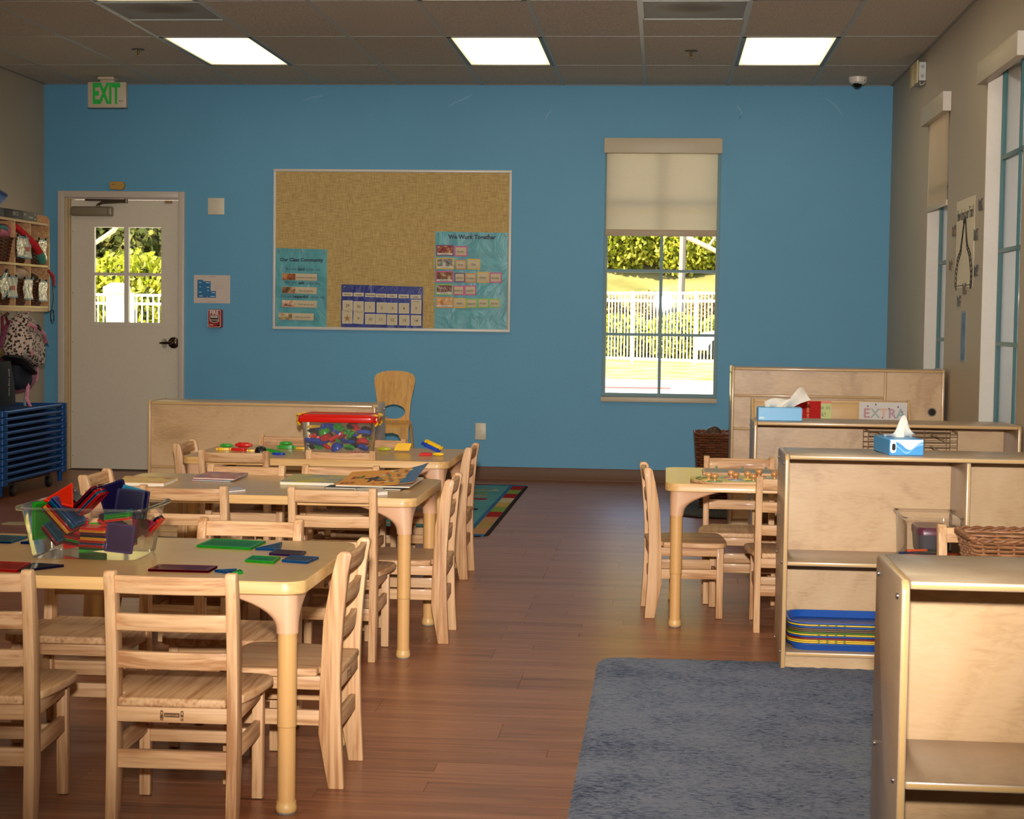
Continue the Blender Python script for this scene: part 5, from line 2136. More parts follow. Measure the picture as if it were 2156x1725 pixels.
pts = [(-.058 + .116 * k / 12, .046 - .034 * math.exp(-((k / 12 - .5) / .26) ** 2)) for k in range(13)] + [(.058 - .116 * k / 12, .036 - .030 * math.exp(-(((12 - k) / 12 - .5) / .22) ** 2)) for k in range(13)]
ext(bm, pts, 'y', -.1158, -.115)
obj('printed_wave', bm, P('tissue_wave_pale', C(140, 196, 232), .5), t)
bm = BM()
ext(bm, rr(.022, .042, .0105, 4, -.048, .030), 'y', -.1166, -.115)
obj('carry_notch', bm, P('tissue_wave_white', C(226, 232, 232), .5), t)
bm = BM()
ext(bm, rr(.012, .024, .006, 4, -.046, .030), 'y', -.1170, -.115)
obj('notch_hole', bm, BLACK, t)
bm = BM()
tissue_sheet(bm, lambda f: (-.055 + .112 * f, -.01, .010 + .070 * math.exp(-((f - .62) / .20) ** 2)), .05, .02, .058)
obj('tissue', bm, TISSUE, t, 80)

# stack of rounded trays
tcol = {'blue': P('tray_blue', C(26, 82, 168), .35), 'yellow': P('tray_yellow', C(230, 190, 50), .4), 'red': P('tray_red', C(130, 24, 36), .4), 'green': P('tray_green', C(70, 120, 40), .4), 'olive': P('tray_olive', C(112, 88, 60), .45)}
order = ['blue', 'yellow', 'yellow', 'red', 'blue', 'yellow', 'green', 'olive', 'olive', 'blue', 'yellow', 'blue']
nth = ['bottom', 'second', 'third', 'fourth', 'fifth', 'sixth', 'seventh', 'eighth', 'ninth', 'tenth', 'eleventh', 'top']
for k, c in enumerate(order):
    t = thing('craft_tray', '%s plastic tray, %s of the stack on the carpet shelf' % (c, nth[k]) if k not in (0, 11) else 'blue plastic tray at the %s of the stack on the carpet shelf' % nth[k], 'tray', (.432 + .233, S3Y + .170, .0655 + k * .0068), 0, 'stacked craft trays')
    bm = BM()
    def q(w, d, z, r=.07):
        return [(x, y, z) for x, y in rr(w, d, r, 6)]
    loft(bm, [q(.372, .246, 0, .055), q(.396, .270, .020), q(.412, .286, .0225), q(.412, .286, .0265), q(.396, .270, .0265), q(.372, .246, .003, .055)])
    obj('tray_body', bm, tcol[c], t)
    if c == 'yellow':
        bm = BM()
        for a in range(4):
            ico(bm, (-.10 + a * .03, -.1428, .0245), .004, 1, (1.4, .2, .6))
        obj('paint_drips', bm, tcol['green'], t)

# clear bin with lunch box and crayons on the tray shelf
SB = tub('clear bin with a maroon lunch box and crayons on the tray shelf', (.955, S3Y + .165, .3856), (.190, .262), (.200, .280), .165, CLEAR, rim=.006)
t = thing('lunch_box', 'maroon and grey lunch box inside the shelf bin', 'lunch box', (.968, S3Y + .178, .3935 + .026))
bm = BM()
loft(bm, [[(x, y, 0) for x, y in rr(.105, .18, .02, 4)], [(x, y, .060) for x, y in rr(.115, .19, .022, 4)]])
obj('base', bm, P('lunch_grey', C(70, 66, 70), .3), t)
bm = BM()
loft(bm, [[(x, y, .060) for x, y in rr(.120, .195, .024, 4)], [(x, y, .078) for x, y in rr(.120, .195, .024, 4)], [(x, y, .086) for x, y in rr(.108, .183, .024, 4)]])
obj('lid', bm, P('lunch_maroon', C(96, 26, 58), .3), t)
bm = BM()
rg = random.Random(4)
cc = ['yellow', 'orange', 'black', 'red', 'yellow', 'orange', 'black', 'navy', 'orange', 'red', 'yellow', 'black', 'orange', 'red']
CR = {'yellow': P('crayon_yellow', C(226, 196, 30), .4), 'orange': P('crayon_orange', C(226, 90, 40), .4), 'black': P('crayon_black', C(30, 28, 34), .4), 'red': P('crayon_red', C(200, 50, 40), .4), 'navy': P('crayon_navy', C(34, 44, 90), .4)}
bm.free()
for k, c in enumerate(cc):
    bm = BM()
    lathe(bm, [(0, -.042), (.0045, -.042), (.0045, .034), (.0015, .042), (0, .043)], 8)
    o = obj('crayon', bm, CR[c])
    o.matrix_world = at(.880 + (k % 7) * .026, S3Y + .062 + .012 * (k // 7), .3965 + .0045 + (k % 3) * .009 + (k // 7) * .008, rg.uniform(55, 125), 90, 0)
    tag(o, '%s crayon on the bottom of the shelf bin' % c, 'crayon', 'crayons in the shelf bin')


# wicker baskets: strands woven round upright stakes
WICK = wood('wicker_tan', (C(116, 72, 42), C(152, 102, 66), C(172, 122, 82)), 'x', .5, 2.0, .1)
WICKD = wood('wicker_brown', (C(74, 38, 20), C(104, 58, 32), C(128, 76, 44)), 'x', .5, 2.0, .1)


def rrpath(w, d, r, n):
    """evenly spaced points round a rounded rectangle, with normals"""
    base = rr(w, d, r, 5)
    pts = base + [base[0]]
    seg = [math.dist(pts[i], pts[i + 1]) for i in range(len(base))]
    tot = sum(seg)
    out, i, acc = [], 0, 0
    for k in range(n):
        s = tot * k / n
        while acc + seg[i] < s:
            acc += seg[i]
            i += 1
        f = (s - acc) / seg[i]
        a, b = pts[i], pts[i + 1]
        x, y = a[0] + (b[0] - a[0]) * f, a[1] + (b[1] - a[1]) * f
        tx, ty = b[0] - a[0], b[1] - a[1]
        L = math.hypot(tx, ty) or 1
        out.append((x, y, ty / L, -tx / L))
    return out


def basket(label, loc, base, top, H, mat, nst=30, rows=20, rz=0, rs_=.0042, rim=.009, cat='basket', name='wicker_basket', r=.03, group=None):
    t = thing(name, label, cat, loc, rz, group)
    bm = BM()
    n = nst * 4
    for k in range(rows):
        z = .006 + (H - .014) * k / (rows - 1)
        f = z / H
        w, d = base[0] + (top[0] - base[0]) * f, base[1] + (top[1] - base[1]) * f
        pp = rrpath(w, d, r, n)
        amp = rs_ * 1.05
        ph = 0 if k % 2 else PI
        tube(bm, [(x + nx_ * amp * math.sin(2 * PI * i / 8 + ph), y + ny_ * amp * math.sin(2 * PI * i / 8 + ph), z) for i, (x, y, nx_, ny_) in enumerate(pp)], rs_, 5, closed=True)
    obj('weave', bm, mat, t, 60)
    bm = BM()
    a, b = rrpath(base[0], base[1], r, nst), rrpath(top[0], top[1], r, nst)
    for (x0, y0, _, _), (x1, y1, _, _) in zip(a, b):
        tube(bm, [(x0, y0, .002), (x1, y1, H)], rs_ * .8, 4)
    obj('stakes', bm, mat, t, 60)
    bm = BM()
    m = 120
    for s in (0, PI):
        pp = rrpath(top[0] + .008, top[1] + .008, r, m)
        tube(bm, [(x + nx_ * rim * .5 * math.cos(i * 1.05 + s), y + ny_ * rim * .5 * math.cos(i * 1.05 + s), H + rim * .5 * math.sin(i * 1.05 + s)) for i, (x, y, nx_, ny_) in enumerate(pp)], rim * .55, 6, closed=True)
    obj('braided_rim', bm, mat, t, 60)
    bm = BM()
    ext(bm, rr(base[0] - .006, base[1] - .006, r * .8, 4), 'z', .001, .008)
    obj('base', bm, mat, t, 40)
    return t


basket('tan woven wicker basket standing on a chair behind the nearest shelf', (1.085, 4.99, .3250), (.34, .20), (.44, .27), .305, WICK, 32, 26)
bm = BM()
box(bm, -.05, .05, -.03, .03, 0, .05)
o = obj('toy_brick', bev(bm, .004, 1), P('block_blue', C(40, 70, 150), .4), None, loc=(1.02, 4.99, .326))
tag(o, 'blue block lying inside the tan wicker basket', 'block')

basket('dark brown wicker hamper on the floor by the tall cabinet', (.385, 11.30, .0165), (.26, .26), (.335, .33), .478, WICKD, 26, 30, rs_=.0065, rim=.010, r=.04)
bm = BM()
ico(bm, (0, 0, 0), .055, 3)
o = obj('toy_ball', bm, P('ball_dark_brown', C(66, 44, 28), .4), None, loc=(.335, 11.25, .485))
tag(o, 'dark brown ball on top in the wicker hamper', 'ball')
bm = BM()
ico(bm, (0, 0, 0), .035, 2, (1.4, 1, .8))
o = obj('toy_stone', bm, P('ball_clay', C(120, 76, 50), .5), None, loc=(.425, 11.22, .475))
tag(o, 'reddish brown lump on top in the wicker hamper', 'toy')
bm = BM()
ico(bm, (0, 0, 0), .10, 3, (1.2, 1.2, .9))
o = obj('bundled_cloth', bm, P('hamper_cloth', C(70, 48, 36), .8), None, loc=(.385, 11.31, .375))
tag(o, 'brown cloth bundle filling the wicker hamper', 'cloth')

# wire bead toy rack on the middle shelf
t = thing('wire_rack', 'bronze wire ramp rack hanging in the middle shelf compartment', 'wire rack', (.955, S2Y + .06, .40))
WIRE = P('bronze_wire', C(168, 144, 112), .3, .5, .6)
def wire(nm, pts, r=.0028):
    r = min(r, .0036) * .8
    bm = BM()
    tube(bm, pts, r, 6)
    obj(nm, bm, WIRE, t)
for x in (0, .405):
    for y in (0, .20):
        wire('upright', [(x, y, .0), (x, y, .330)])
for x in (.06, .255, .355):
    wire('upright', [(x, .0, .20), (x, .0, .330)])
for z in (.215, .238, .262, .285, .310, .325):
    wire('cross_wire', [(0, 0, z), (.405, 0, z)], .0025)
    wire('cross_wire', [(0, .20, z), (.405, .20, z)], .0025)
for z in (.215, .325):
    for x in (0, .405):
        wire('side_wire', [(x, 0, z), (x, .20, z)], .0025)
for (x0, z0, x1, z1) in ((.28, .318, .345, .290), (.28, .262, .345, .228), (.04, .326, .075, .305), (.20, .300, .255, .285)):
    wire('ramp', [(x0, -.004, z0), (x1, -.004, z1)], .0045)
boxo('rack_board', .20, .395, .02, .18, .205, .212, P('rack_board_brown', C(120, 88, 58), .5), t)
for k, (x, y) in enumerate(((.270, .05), (.290, .06), (.312, .05))):
    bm = BM()
    ico(bm, (x, y, .220), .008, 2)
    obj('red_bead', bm, PLC['red'], t)

# books on the display rack
def rack_book(x0, x1, z0, z1, y, mat, lab, spine=None):
    t = thing('picture_book', lab, 'book', ((x0 + x1) / 2, y, z0), rot=(R(-4), 0, 0), group='picture books on the display rack')
    w, h = (x1 - x0) / 2, z1 - z0
    boxo('front_cover', -w, w, -.008, -.0068, 0, h, mat, t)
    boxo('pages', -w + .003, w - .003, -.0068, -.0012, .003, h - .003, PAGE, t)
    boxo('back_cover', -w, w, -.0012, 0, 0, h, mat, t)
    return t, w, h


YB = 9.372
tt, w, h = rack_book(.700, .848, .625, .800, YB - .012, P('book_red', C(176, 22, 18), .7, .2), 'red picture book on the display rack')
text('BIG RED BOOK', .016, P('gold_print', C(214, 170, 90), .5), tt, (.005, -.0084, h - .06), rot=(PI / 2, R(90), 0), depth=.0003)
tt, w, h = rack_book(.770, .905, .615, .802, YB + .004, P('book_lime', C(176, 180, 76), .4), 'lime green picture book behind the red one')
text('re in', .034, P('book_slate', C(84, 100, 80), .5), tt, (.030, -.0084, h - .036), depth=.0003)
text('ok!', .034, P('book_slate', C(84, 100, 80), .5), tt, (.018, -.0084, h - .074), depth=.0003)
boxo('top_band', -w, w, -.0088, -.008, h - .014, h, P('book_orange_band', C(206, 90, 50), .4), tt)
tt, w, h = rack_book(1.052, 1.306, .610, .800, YB - .006, P('book_extra_white', C(206, 198, 192), .6, .3), 'white picture book titled EXTRA on the display rack')
EX = [C(176, 120, 126), C(150, 160, 150), C(206, 160, 130), C(170, 130, 140), C(130, 160, 156)]
for k, ch in enumerate('EXTRA'):
    text(ch, .070, P('extra_letter_%d' % k, EX[k], .5), tt, (-.088 + k * .045, -.0084, h - .062), name='title_letter', bold=.0016, depth=.0004)
for k, (x, z) in enumerate(((-.082, -.022), (-.040, -.012), (-.004, -.082), (.030, -.034), (.078, -.024), (.10, -.05))):
    bm = BM()
    ico(bm, (x, -.0086, h + z), .0045, 1, (1, .2, 1.3))
    obj('tiny_figure', bm, P('extra_fig_%d' % (k % 3), [C(120, 50, 46), C(60, 56, 54), C(150, 90, 60)][k % 3], .5), tt)

# ================================================================== BENT PLYWOOD CHAIR BY THE WALL
t = thing('bentwood_chair', 'honey coloured bent plywood chair against the blue wall', 'chair', (-1.917, 12.12, .0076))
k_ = 1.0
def ring2d(bm, pts, M):
    vs = [bm.verts.new(M @ Vector((x, 0, z))) for x, z in pts]
    return [bm.edges.new((vs[i], vs[(i + 1) % len(vs)])) for i in range(len(vs))]
half = [(.115, .468), (.116, .52), (.119, .58), (.127, .64), (.140, .70), (.147, .745), (.146, .778), (.132, .803), (.10, .818), (.05, .827)]
outer = half + [(0, .829)] + [(-x, z) for x, z in reversed(half)]
hole = [(.084 * math.cos(a), .532 + .054 * math.sin(a) * (1.0 if math.sin(a) > 0 else .95)) for a in [2 * PI * q / 24 for q in range(24)]]
Mt = Matrix.Translation((0, .10, .46)) @ Matrix.Rotation(R(-9), 4, 'X') @ Matrix.Translation((0, 0, -.46))
bm = BM()
e1 = ring2d(bm, outer, Mt)
e2 = ring2d(bm, hole, Mt)
bmesh.ops.triangle_fill(bm, edges=e1 + e2, use_beauty=True)
g = bmesh.ops.extrude_face_region(bm, geom=bm.faces[:])
for v in [e for e in g['geom'] if isinstance(e, bmesh.types.BMVert)]:
    v.co.y += .012
obj('backrest', bm, W_BENT, t, 30)
bm = BM()
rings = []
for (y, z, w) in ((.105, .474, .118), (.08, .462, .135), (.02, .455, .148), (-.08, .458, .150), (-.135, .456, .150), (-.155, .446, .150), (-.163, .428, .150)):
    rings.append([(-w, y, z), (w, y, z), (w, y + .004, z - .012), (-w, y + .004, z - .012)])
loft(bm, rings)
obj('seat', bev(bm, .002, 1, 50), W_BENT, t)
bm = BM()
arch = [(-.150, 0), (-.118, 0), (-.110, .20), (-.098, .34), (-.078, .385), (-.04, .398), (0, .394), (.04, .398), (.078, .385), (.098, .34), (.110, .20), (.118, 0), (.150, 0), (.150, .440), (-.150, .440)]
ext(bm, arch, 'y', -.167, -.155)
for v in bm.verts:
    v.co.y -= (.44 - v.co.z) * .06
obj('front_legs', bev(bm, .002, 1, 50), W_BENT, t)
for s in (-1, 1):
    bm = BM()
    rings = []
    for f in (0, .15, .4, .7, 1):
        z = .447 * (1 - f)
        y = -.02 + .16 * f
        x = s * (.146 + .018 * f)
        w = .040 - .010 * f
        rings.append([(x - .006, y - w, z), (x + .006, y - w, z), (x + .006, y + w, z), (x - .006, y + w, z)])
    loft(bm, rings)
    obj('rear_leg', bev(bm, .002, 1, 50), W_BENT, t)


# ================================================================== LEFT WALL: CUBBIES, BACKPACKS, COTS
CUBY0, CUBY1, CUBX = 10.42, 12.222, -4.445
CUB = wood('cubby_maple', (C(190, 136, 92), C(208, 158, 112), C(220, 176, 130)), 'y', .35)
t = thing('wall_cubby', 'wall mounted wooden cubby shelf with two rows of compartments', 'cubby', (0, 0, 0))
for y in (CUBY0, CUBY1 - .018):
    bm = BM()
    ext(bm, [(LEFT_X, 1.225), (CUBX, 1.225), (CUBX, 1.885), (CUBX - .02, 1.912), (CUBX - .06, 1.918), (LEFT_X, 1.918)], 'y', y, y + .018, 0, 1)
    obj('end_panel', bev(bm, .003, 1, 60), [CUB, EDGE], t)
for z in (1.858, 1.556, 1.262):
    bm = BM()
    box(bm, LEFT_X, CUBX - .004, CUBY0 + .018, CUBY1 - .018, z - .018, z)
    for f in bm.faces:
        if abs(f.calc_center_median().x - (CUBX - .004)) < 1e-6:
            f.material_index = 1
    obj('shelf_board', bev(bm, .002, 1), [CUB, EDGE], t)
boxo('hook_rail', LEFT_X + .002, LEFT_X + .02, CUBY0 + .018, CUBY1 - .018, 1.17, 1.245, CUB, t)
boxo('front_lip', CUBX - .02, CUBX - .006, CUBY0 + .018, CUBY1 - .018, 1.222, 1.246, CUB, t)
boxo('back_board', LEFT_X + .001, LEFT_X + .008, CUBY0 + .018, CUBY1 - .018, 1.262, 1.858, CUB, t)
parts_y = [12.204, 11.868, 11.580, 11.290, 11.0, 10.71]
for y in parts_y[1:]:
    for (a, b) in ((1.262, 1.538), (1.556, 1.840)):
        boxo('partition', LEFT_X + .008, CUBX - .012, y - .007, y + .007, a, b, CUB, t)
for y in (11.72, 11.43, 11.14):
    bm = BM()
    tube(bm, [(CUBX - .05, y, 1.240), (CUBX - .05, y, 1.200), (CUBX - .03, y, 1.180), (CUBX - .005, y + .02, 1.205)], .005, 6)
    tube(bm, [(CUBX - .05, y, 1.200), (CUBX - .03, y - .0, 1.178), (CUBX - .005, y - .02, 1.205)], .005, 6)
    obj('coat_hook', bm, STEEL, t)


def foil_mat():
    t = T('silver_pouch').base(.16, .5, 0, .85)
    v = t.coords((1, 1, 1))
    nz = t.n('TexNoise', Scale=26.0, Detail=4.0, Distortion=1.5)
    t.l(v, nz.inputs['Vector'])
    t.b.inputs['Base Color'].default_value = C(214, 206, 196)
    t.bump(nz.outputs['Fac'], 1.0, .02)
    return t.m


FOIL = foil_mat()
POUCH = P('pouch_label_white', C(206, 204, 190), .25)
POUCHB = P('pouch_trim_blue', C(90, 150, 170), .4)
LABR = P('pouch_label_red', C(190, 70, 60), .5)


def cub_basket(ycen, z, lab):
    return basket(lab, (CUBX - .150, ycen, z + .001), (.22, .22), (.27, .25), .165, WICKD, 14, 14, rs_=.0055, rim=.007, r=.025, group='small brown baskets in the cubby')


def pouch(ycen, z, foil, lab, tilt=0, out=.012):
    t = thing('name_pouch', lab, 'pouch', (CUBX + out, ycen, z), rot=(R(tilt), 0, 0), group='shiny name pouches hanging on the cubby baskets')
    bm = BM()
    rings = []
    for k in range(9):
        zz_ = -.145 + .145 * k / 8
        rings.append([(.004 * math.sin(i * 1.7 + k * 1.1), -.080 + .16 * i / 8, zz_) for i in range(9)])
    loft(bm, rings, 0, False, False, False)
    g = bmesh.ops.extrude_face_region(bm, geom=bm.faces[:])
    for v in [e for e in g['geom'] if isinstance(e, bmesh.types.BMVert)]:
        v.co.x -= .006
    obj('bag', bm, FOIL if foil else POUCH, t, 60)
    if not foil:
        boxo('name_label', .0045, .006, -.05, .03, -.095, -.065, LABR, t)
    boxo('trim', .0042, .0058, -.080, .080, -.145, -.137, POUCHB, t)
    boxo('trim', .0042, .0058, -.080, .080, -.008, .0, POUCHB, t)
    boxo('clip', -.004, .010, .05, .08, -.006, .012, P('clip_navy', C(24, 28, 50), .4), t)
    boxo('clip', -.004, .010, -.08, -.05, -.006, .012, P('clip_navy', C(24, 28, 50), .4), t)


ordn = ['rightmost', 'second from right', 'third from right']
for k, y in enumerate((12.036, 11.724, 11.435)):
    cub_basket(y, 1.556, 'brown basket in the upper cubby row, %s' % ordn[k])
    cub_basket(y, 1.262, 'brown basket in the lower cubby row, %s' % ordn[k])
pouch(12.045, 1.735, True, 'silver foil pouch hanging rightmost in the upper cubby row')
pouch(11.745, 1.735, False, 'white labelled pouch beside the foil one in the upper cubby row')
pouch(11.625, 1.740, True, 'gold shining foil pouch in the upper cubby row', out=.016)
pouch(12.055, 1.440, True, 'crinkled silver pouch hanging rightmost in the lower cubby row')
pouch(11.765, 1.450, True, 'silver pouch hanging second in the lower cubby row')
pouch(11.475, 1.460, False, 'white labelled pouch hanging third in the lower cubby row')
pouch(11.300, 1.465, True, 'slanted foil pouch at the left picture edge', tilt=24)


def lump(name, label, cat, loc, r, sq, mat, seed=1, group=None):
    bm = BM()
    ico(bm, (0, 0, 0), r, 3, sq)
    rg = random.Random(seed)
    ph = [rg.uniform(0, 6) for _ in range(6)]
    for v in bm.verts:
        f = 1 + .16 * math.sin(v.co.x / r * 4 + ph[0]) * math.sin(v.co.y / r * 5 + ph[1]) + .13 * math.sin(v.co.z / r * 6 + ph[2] + v.co.y / r * 3)
        v.co *= f
    o = obj(name, bm, mat, None, 80, loc)
    return tag(o, label, cat, group)


CG = 'soft things in the cubby baskets'
lump('knit_hat', 'pink patterned knit bundle in an upper cubby basket', 'clothing', (CUBX - .11, 11.55, 1.765), .10, (.8, 1.1, .55), blotch('pink_knit', (C(150, 70, 90), C(196, 110, 130), C(110, 40, 60)), 16), 1, CG)
lump('cloth_bundle', 'orange brown cloth bundle in an upper cubby basket', 'clothing', (CUBX - .13, 11.38, 1.775), .09, (.8, 1, .6), P('rust_cloth', C(150, 90, 50), .85), 2, CG)
lump('teal_scarf', 'teal cloth lying on the pink knit in the cubby', 'clothing', (CUBX - .075, 11.50, 1.790), .05, (.7, 1.2, .45), P('teal_cloth', C(80, 150, 140), .85), 3, CG)
lump('cream_blanket', 'cream fleece blanket bulging from the lower cubby', 'blanket', (CUBX - .085, 11.78, 1.482), .11, (.8, 1.45, .50), blotch('fleece', (C(150, 116, 90), C(196, 166, 136), C(214, 190, 160)), 14, .9), 4, CG)
lump('dark_cloth', 'dark olive cloth in the lower right cubby basket', 'clothing', (CUBX - .10, 12.02, 1.455), .085, (.9, 1.1, .45), P('olive_cloth', C(70, 54, 30), .9), 5, CG)
lump('grey_cap', 'grey patterned cap in the lower right cubby', 'clothing', (CUBX - .16, 11.965, 1.492), .055, (1, 1.2, .55), blotch('grey_cap_print', (C(60, 54, 52), C(130, 120, 112), C(170, 156, 146)), 26), 6, CG)
# red sleeve with a green cuff
t = thing('red_sleeve', 'red sleeve with green cuff hanging out of the upper cubby', 'clothing', (0, 0, 0), group=CG)
bm = BM()
pth = [(CUBX - .10, 11.60, 1.830), (CUBX - .05, 11.68, 1.810), (CUBX - .01, 11.76, 1.755), (CUBX + .022, 11.86, 1.690), (CUBX + .030, 11.925, 1.640)]
tube(bm, pth, [.018, .022, .024, .028, .027], 10)
obj('sleeve', bm, P('sleeve_red', C(196, 30, 34), .8), t)
bm = BM()
tube(bm, [pth[-1], (CUBX + .034, 11.965, 1.600), (CUBX + .034, 11.985, 1.570)], [.029, .031, .024], 10)
obj('cuff', bm, P('cuff_green', C(70, 140, 120), .8), t)
# on top of the cubby
t = thing('building_block_box', 'dark flat box with white print lying on top of the cubby', 'box', (CUBX - .155, 11.82, 1.8585))
boxo('carton', -.14, .14, -.38, .18, 0, .062, P('carton_dark', C(66, 58, 54), .6), t, .002)
boxo('end_print', .1395, .1415, -.09, .178, .002, .060, P('carton_grey', C(96, 88, 78), .6), t)
text('BRICK', .040, P('carton_white_print', C(170, 160, 150), .6), t, (.1405, -.22, .034), rot=(PI / 2, 0, PI / 2), depth=.0008)
for (a, b, z) in ((-.07, -.03, .034), (.13, .16, .010), (.13, .16, .044), (.02, .10, .018)):
    boxo('print_mark', .1415, .1422, a, b, z, z + .012, P('carton_white_print', C(170, 160, 150), .6), t)
t = thing('blue_bag', 'folded bright blue bag on top of the cubby at the picture edge', 'bag', (CUBX - .16, 11.30, 1.9215))
bm = BM()
ext(bm, [(-.28, 0), (.06, .0), (.20, .052), (.235, .085), (-.05, .13), (-.28, .14)], 'x', -.11, .11)
obj('body', bev(bm, .01, 2), P('bag_blue', C(28, 84, 160), .5), t)
bm = BM()
ext(bm, [(-.28, .125), (-.05, .118), (.235, .082), (.238, .10), (-.04, .142), (-.28, .15)], 'x', -.112, .112)
obj('fold', bm, P('bag_navy', C(20, 44, 110), .5), t)
boxo('support_box', -.14, .14, -.30, .10, -.062, -.002, P('carton_dark', C(66, 58, 54), .6), t)
# black cord with a loop
t = thing('hanging_lanyard', 'black cord lanyard with a loop hanging at the cubby end', 'lanyard', (CUBX + .02, 12.19, 1.26))
bm = BM()
tube(bm, [(0, .03, .18), (.005, .04, .06), (0, .02, -.02)], .004, 6)
obj('cord', bm, BLACK, t)
bm = BM()
tube(bm, [(0, .025 + .035 * math.cos(a), -.065 + .045 * math.sin(a)) for a in [2 * PI * q / 14 for q in range(14)]], .004, 6, closed=True)
obj('loop', bm, BLACK, t)
t = thing('red_lanyard', 'red strap hanging over the right end of the lower cubby', 'strap', (CUBX + .020, 12.20, 1.44))
bm = BM()
tube(bm, [(-.02, -.01, .08), (.006, .02, .04), (.006, .035, -.03)], [.010, .014, .009], 6)
obj('strap', bm, P('strap_red', C(180, 40, 50), .7), t)


# patterned backpack
def pattern_mat():
    t = T('printed_canvas').base(.8, .2)
    v = t.coords((1, 1, 1), rnd=False)
    vo = t.n('TexVoronoi', Scale=44.0, _feature='F1')
    nz = t.n('TexNoise', Scale=30.0, Detail=2.0)
    t.l(v, nz.inputs['Vector'])
    ad = t.n('VectorMath', _operation='MULTIPLY_ADD')
    ad.inputs[1].default_value = (.035, .035, .035)
    t.l(nz.outputs['Color'], ad.inputs[0])
    t.l(v, ad.inputs[2])
    t.l(ad.outputs[0], vo.inputs['Vector'])
    t.l(t.ramp(vo.outputs['Distance'], [(.40, C(60, 44, 38)), (.47, C(206, 184, 170))]), t.b.inputs['Base Color'])
    return t.m


def pack_body(bm, w, d, h, mi=0, top=.7):
    rings = []
    for k in range(13):
        f = k / 12
        s = (1 - abs(2 * f - 1) ** 5)
        ww = w * (1 - (1 - top) * f) * (.55 + .45 * s)
        dd = d * (.45 + .55 * s) * (1 - .25 * f)
        rings.append([(x, y, h * f) for x, y in rr(dd, ww, min(dd, ww) * .36, 4)])
    loft(bm, rings, mi)


PINK = P('pink_trim', C(226, 140, 160), .6)
t = thing('patterned_backpack', 'white backpack with dark print and pink trim hanging tilted below the cubby', 'backpack', (CUBX - .005, 11.640, .845), rot=(R(-20), R(2), 0))
bm = BM()
pack_body(bm, .44, .17, .36)
obj('body', bm, pattern_mat(), t, 80)
bm = BM()
pack_body(bm, .36, .07, .20)
for v in bm.verts:
    v.co.x += .088
    v.co.z += .03
obj('front_pocket', bm, pattern_mat(), t, 80)
bm = BM()
pack_body(bm, .43, .175, .05)
for v in bm.verts:
    v.co.z -= .012
obj('base', bm, BLACK, t, 80)
bm = BM()
tube(bm, [(.090, -.18, .245), (.112, -.06, .262), (.112, .08, .262), (.085, .18, .240)], [.012] * 4, 6)
obj('trim', bm, PINK, t)
bm = BM()
tube(bm, [(.128, -.15, .225), (.132, 0, .238), (.122, .15, .222)], .005, 6)
obj('zip', bm, PINK, t)
boxo('buckle', .105, .125, -.09, -.02, .250, .278, BLACK, t, .004)
bm = BM()
lathe(bm, [(0, 0), (.024, 0), (.024, .004), (0, .004)], 16)
for v in bm.verts:
    v.co = Vector((.124 + v.co.z, -.13 + v.co.x, .055 + v.co.y))
obj('badge', bm, PINK, t)
bm = BM()
tube(bm, [(0, -.03, .355), (.01, -.02, .385), (0, .0, .40), (-.01, .02, .385), (0, .03, .355)], .007, 6)
obj('grab_loop', bm, PINK, t)
bm = BM()
tube(bm, [(-.02, .16, .0), (.02, .165, -.10), (.05, .10, -.20), (.08, .12, -.262)], [.012, .014, .014, .012], 6)
obj('strap', bm, PINK, t)
bm = BM()
tube(bm, [(-.03, .20, .0), (.0, .20, -.10), (.01, .17, -.20), (.03, .15, -.255)], [.010] * 4, 6)
obj('strap', bm, P('strap_grey', C(150, 160, 166), .7), t)
t = thing('purple_backpack', 'pink and purple backpack behind the patterned one', 'backpack', (CUBX - .19, 12.10, .640), rot=(R(4), 0, 0))
bm = BM()
pack_body(bm, .42, .20, .52, top=.75)
obj('body', bm, blotch('purple_pack', (C(120, 60, 100), C(170, 90, 120), C(196, 110, 130)), 9), t, 80)
bm = BM()
tube(bm, [(.06, .205, .06), (.075, .215, .25), (.06, .18, .42), (.05, .08, .50)], .012, 8)
obj('piping', bm, PINK, t)
bm = BM()
tube(bm, [(0, -.15, .50), (.0, -.20, .56), (.03, -.24, .585), (.0, -.27, .56), (0, -.26, .46)], .010, 6)
obj('grab_loop', bm, P('crimson_strap', C(150, 30, 60), .7), t)
t = thing('navy_bag', 'dark navy bag hanging below the patterned backpack', 'bag', (CUBX - .03, 11.72, .68))
bm = BM()
pack_body(bm, .30, .10, .26)
obj('body', bm, P('navy_cloth', C(22, 24, 40), .8), t, 80)

# black tote on the cots
t = thing('black_tote', 'black tote bag with white lettering standing on the cot stack', 'bag', (-4.36, 11.02, .600), rot=(0, 0, R(4)))
bm = BM()
rings = []
for k in range(7):
    f = k / 6
    rings.append([(x, y, .29 * f) for x, y in rr(.13 - .06 * f, .40 + .03 * math.sin(f * 4), .03, 3)])
loft(bm, rings)
obj('body', bm, P('tote_black', C(17, 13, 12), .6, .3), t, 80)
text('OFF THE WALL', .030, P('tote_print', C(190, 184, 176), .6), t, (.058, .05, .14), rot=(PI / 2, R(90), PI / 2), depth=.0008)
lump('olive_hat', 'olive cloth hat on the tote at the picture edge', 'clothing', (-4.34, 10.86, .955), .07, (.9, 1.2, .9), P('olive_hat_cloth', C(110, 96, 40), .8), 9)

# stacked cots on a rolling base
COT = P('cot_blue_plastic', C(14, 70, 132), .35, .4, 0, .05)
SHEET = P('cot_sheet_blue', C(12, 56, 104), .8)
CX0, CX1, CY0, CY1 = -4.752, -4.20, 10.72, 11.905
NCOT = 11
DZ = .0445
CZ0 = .092


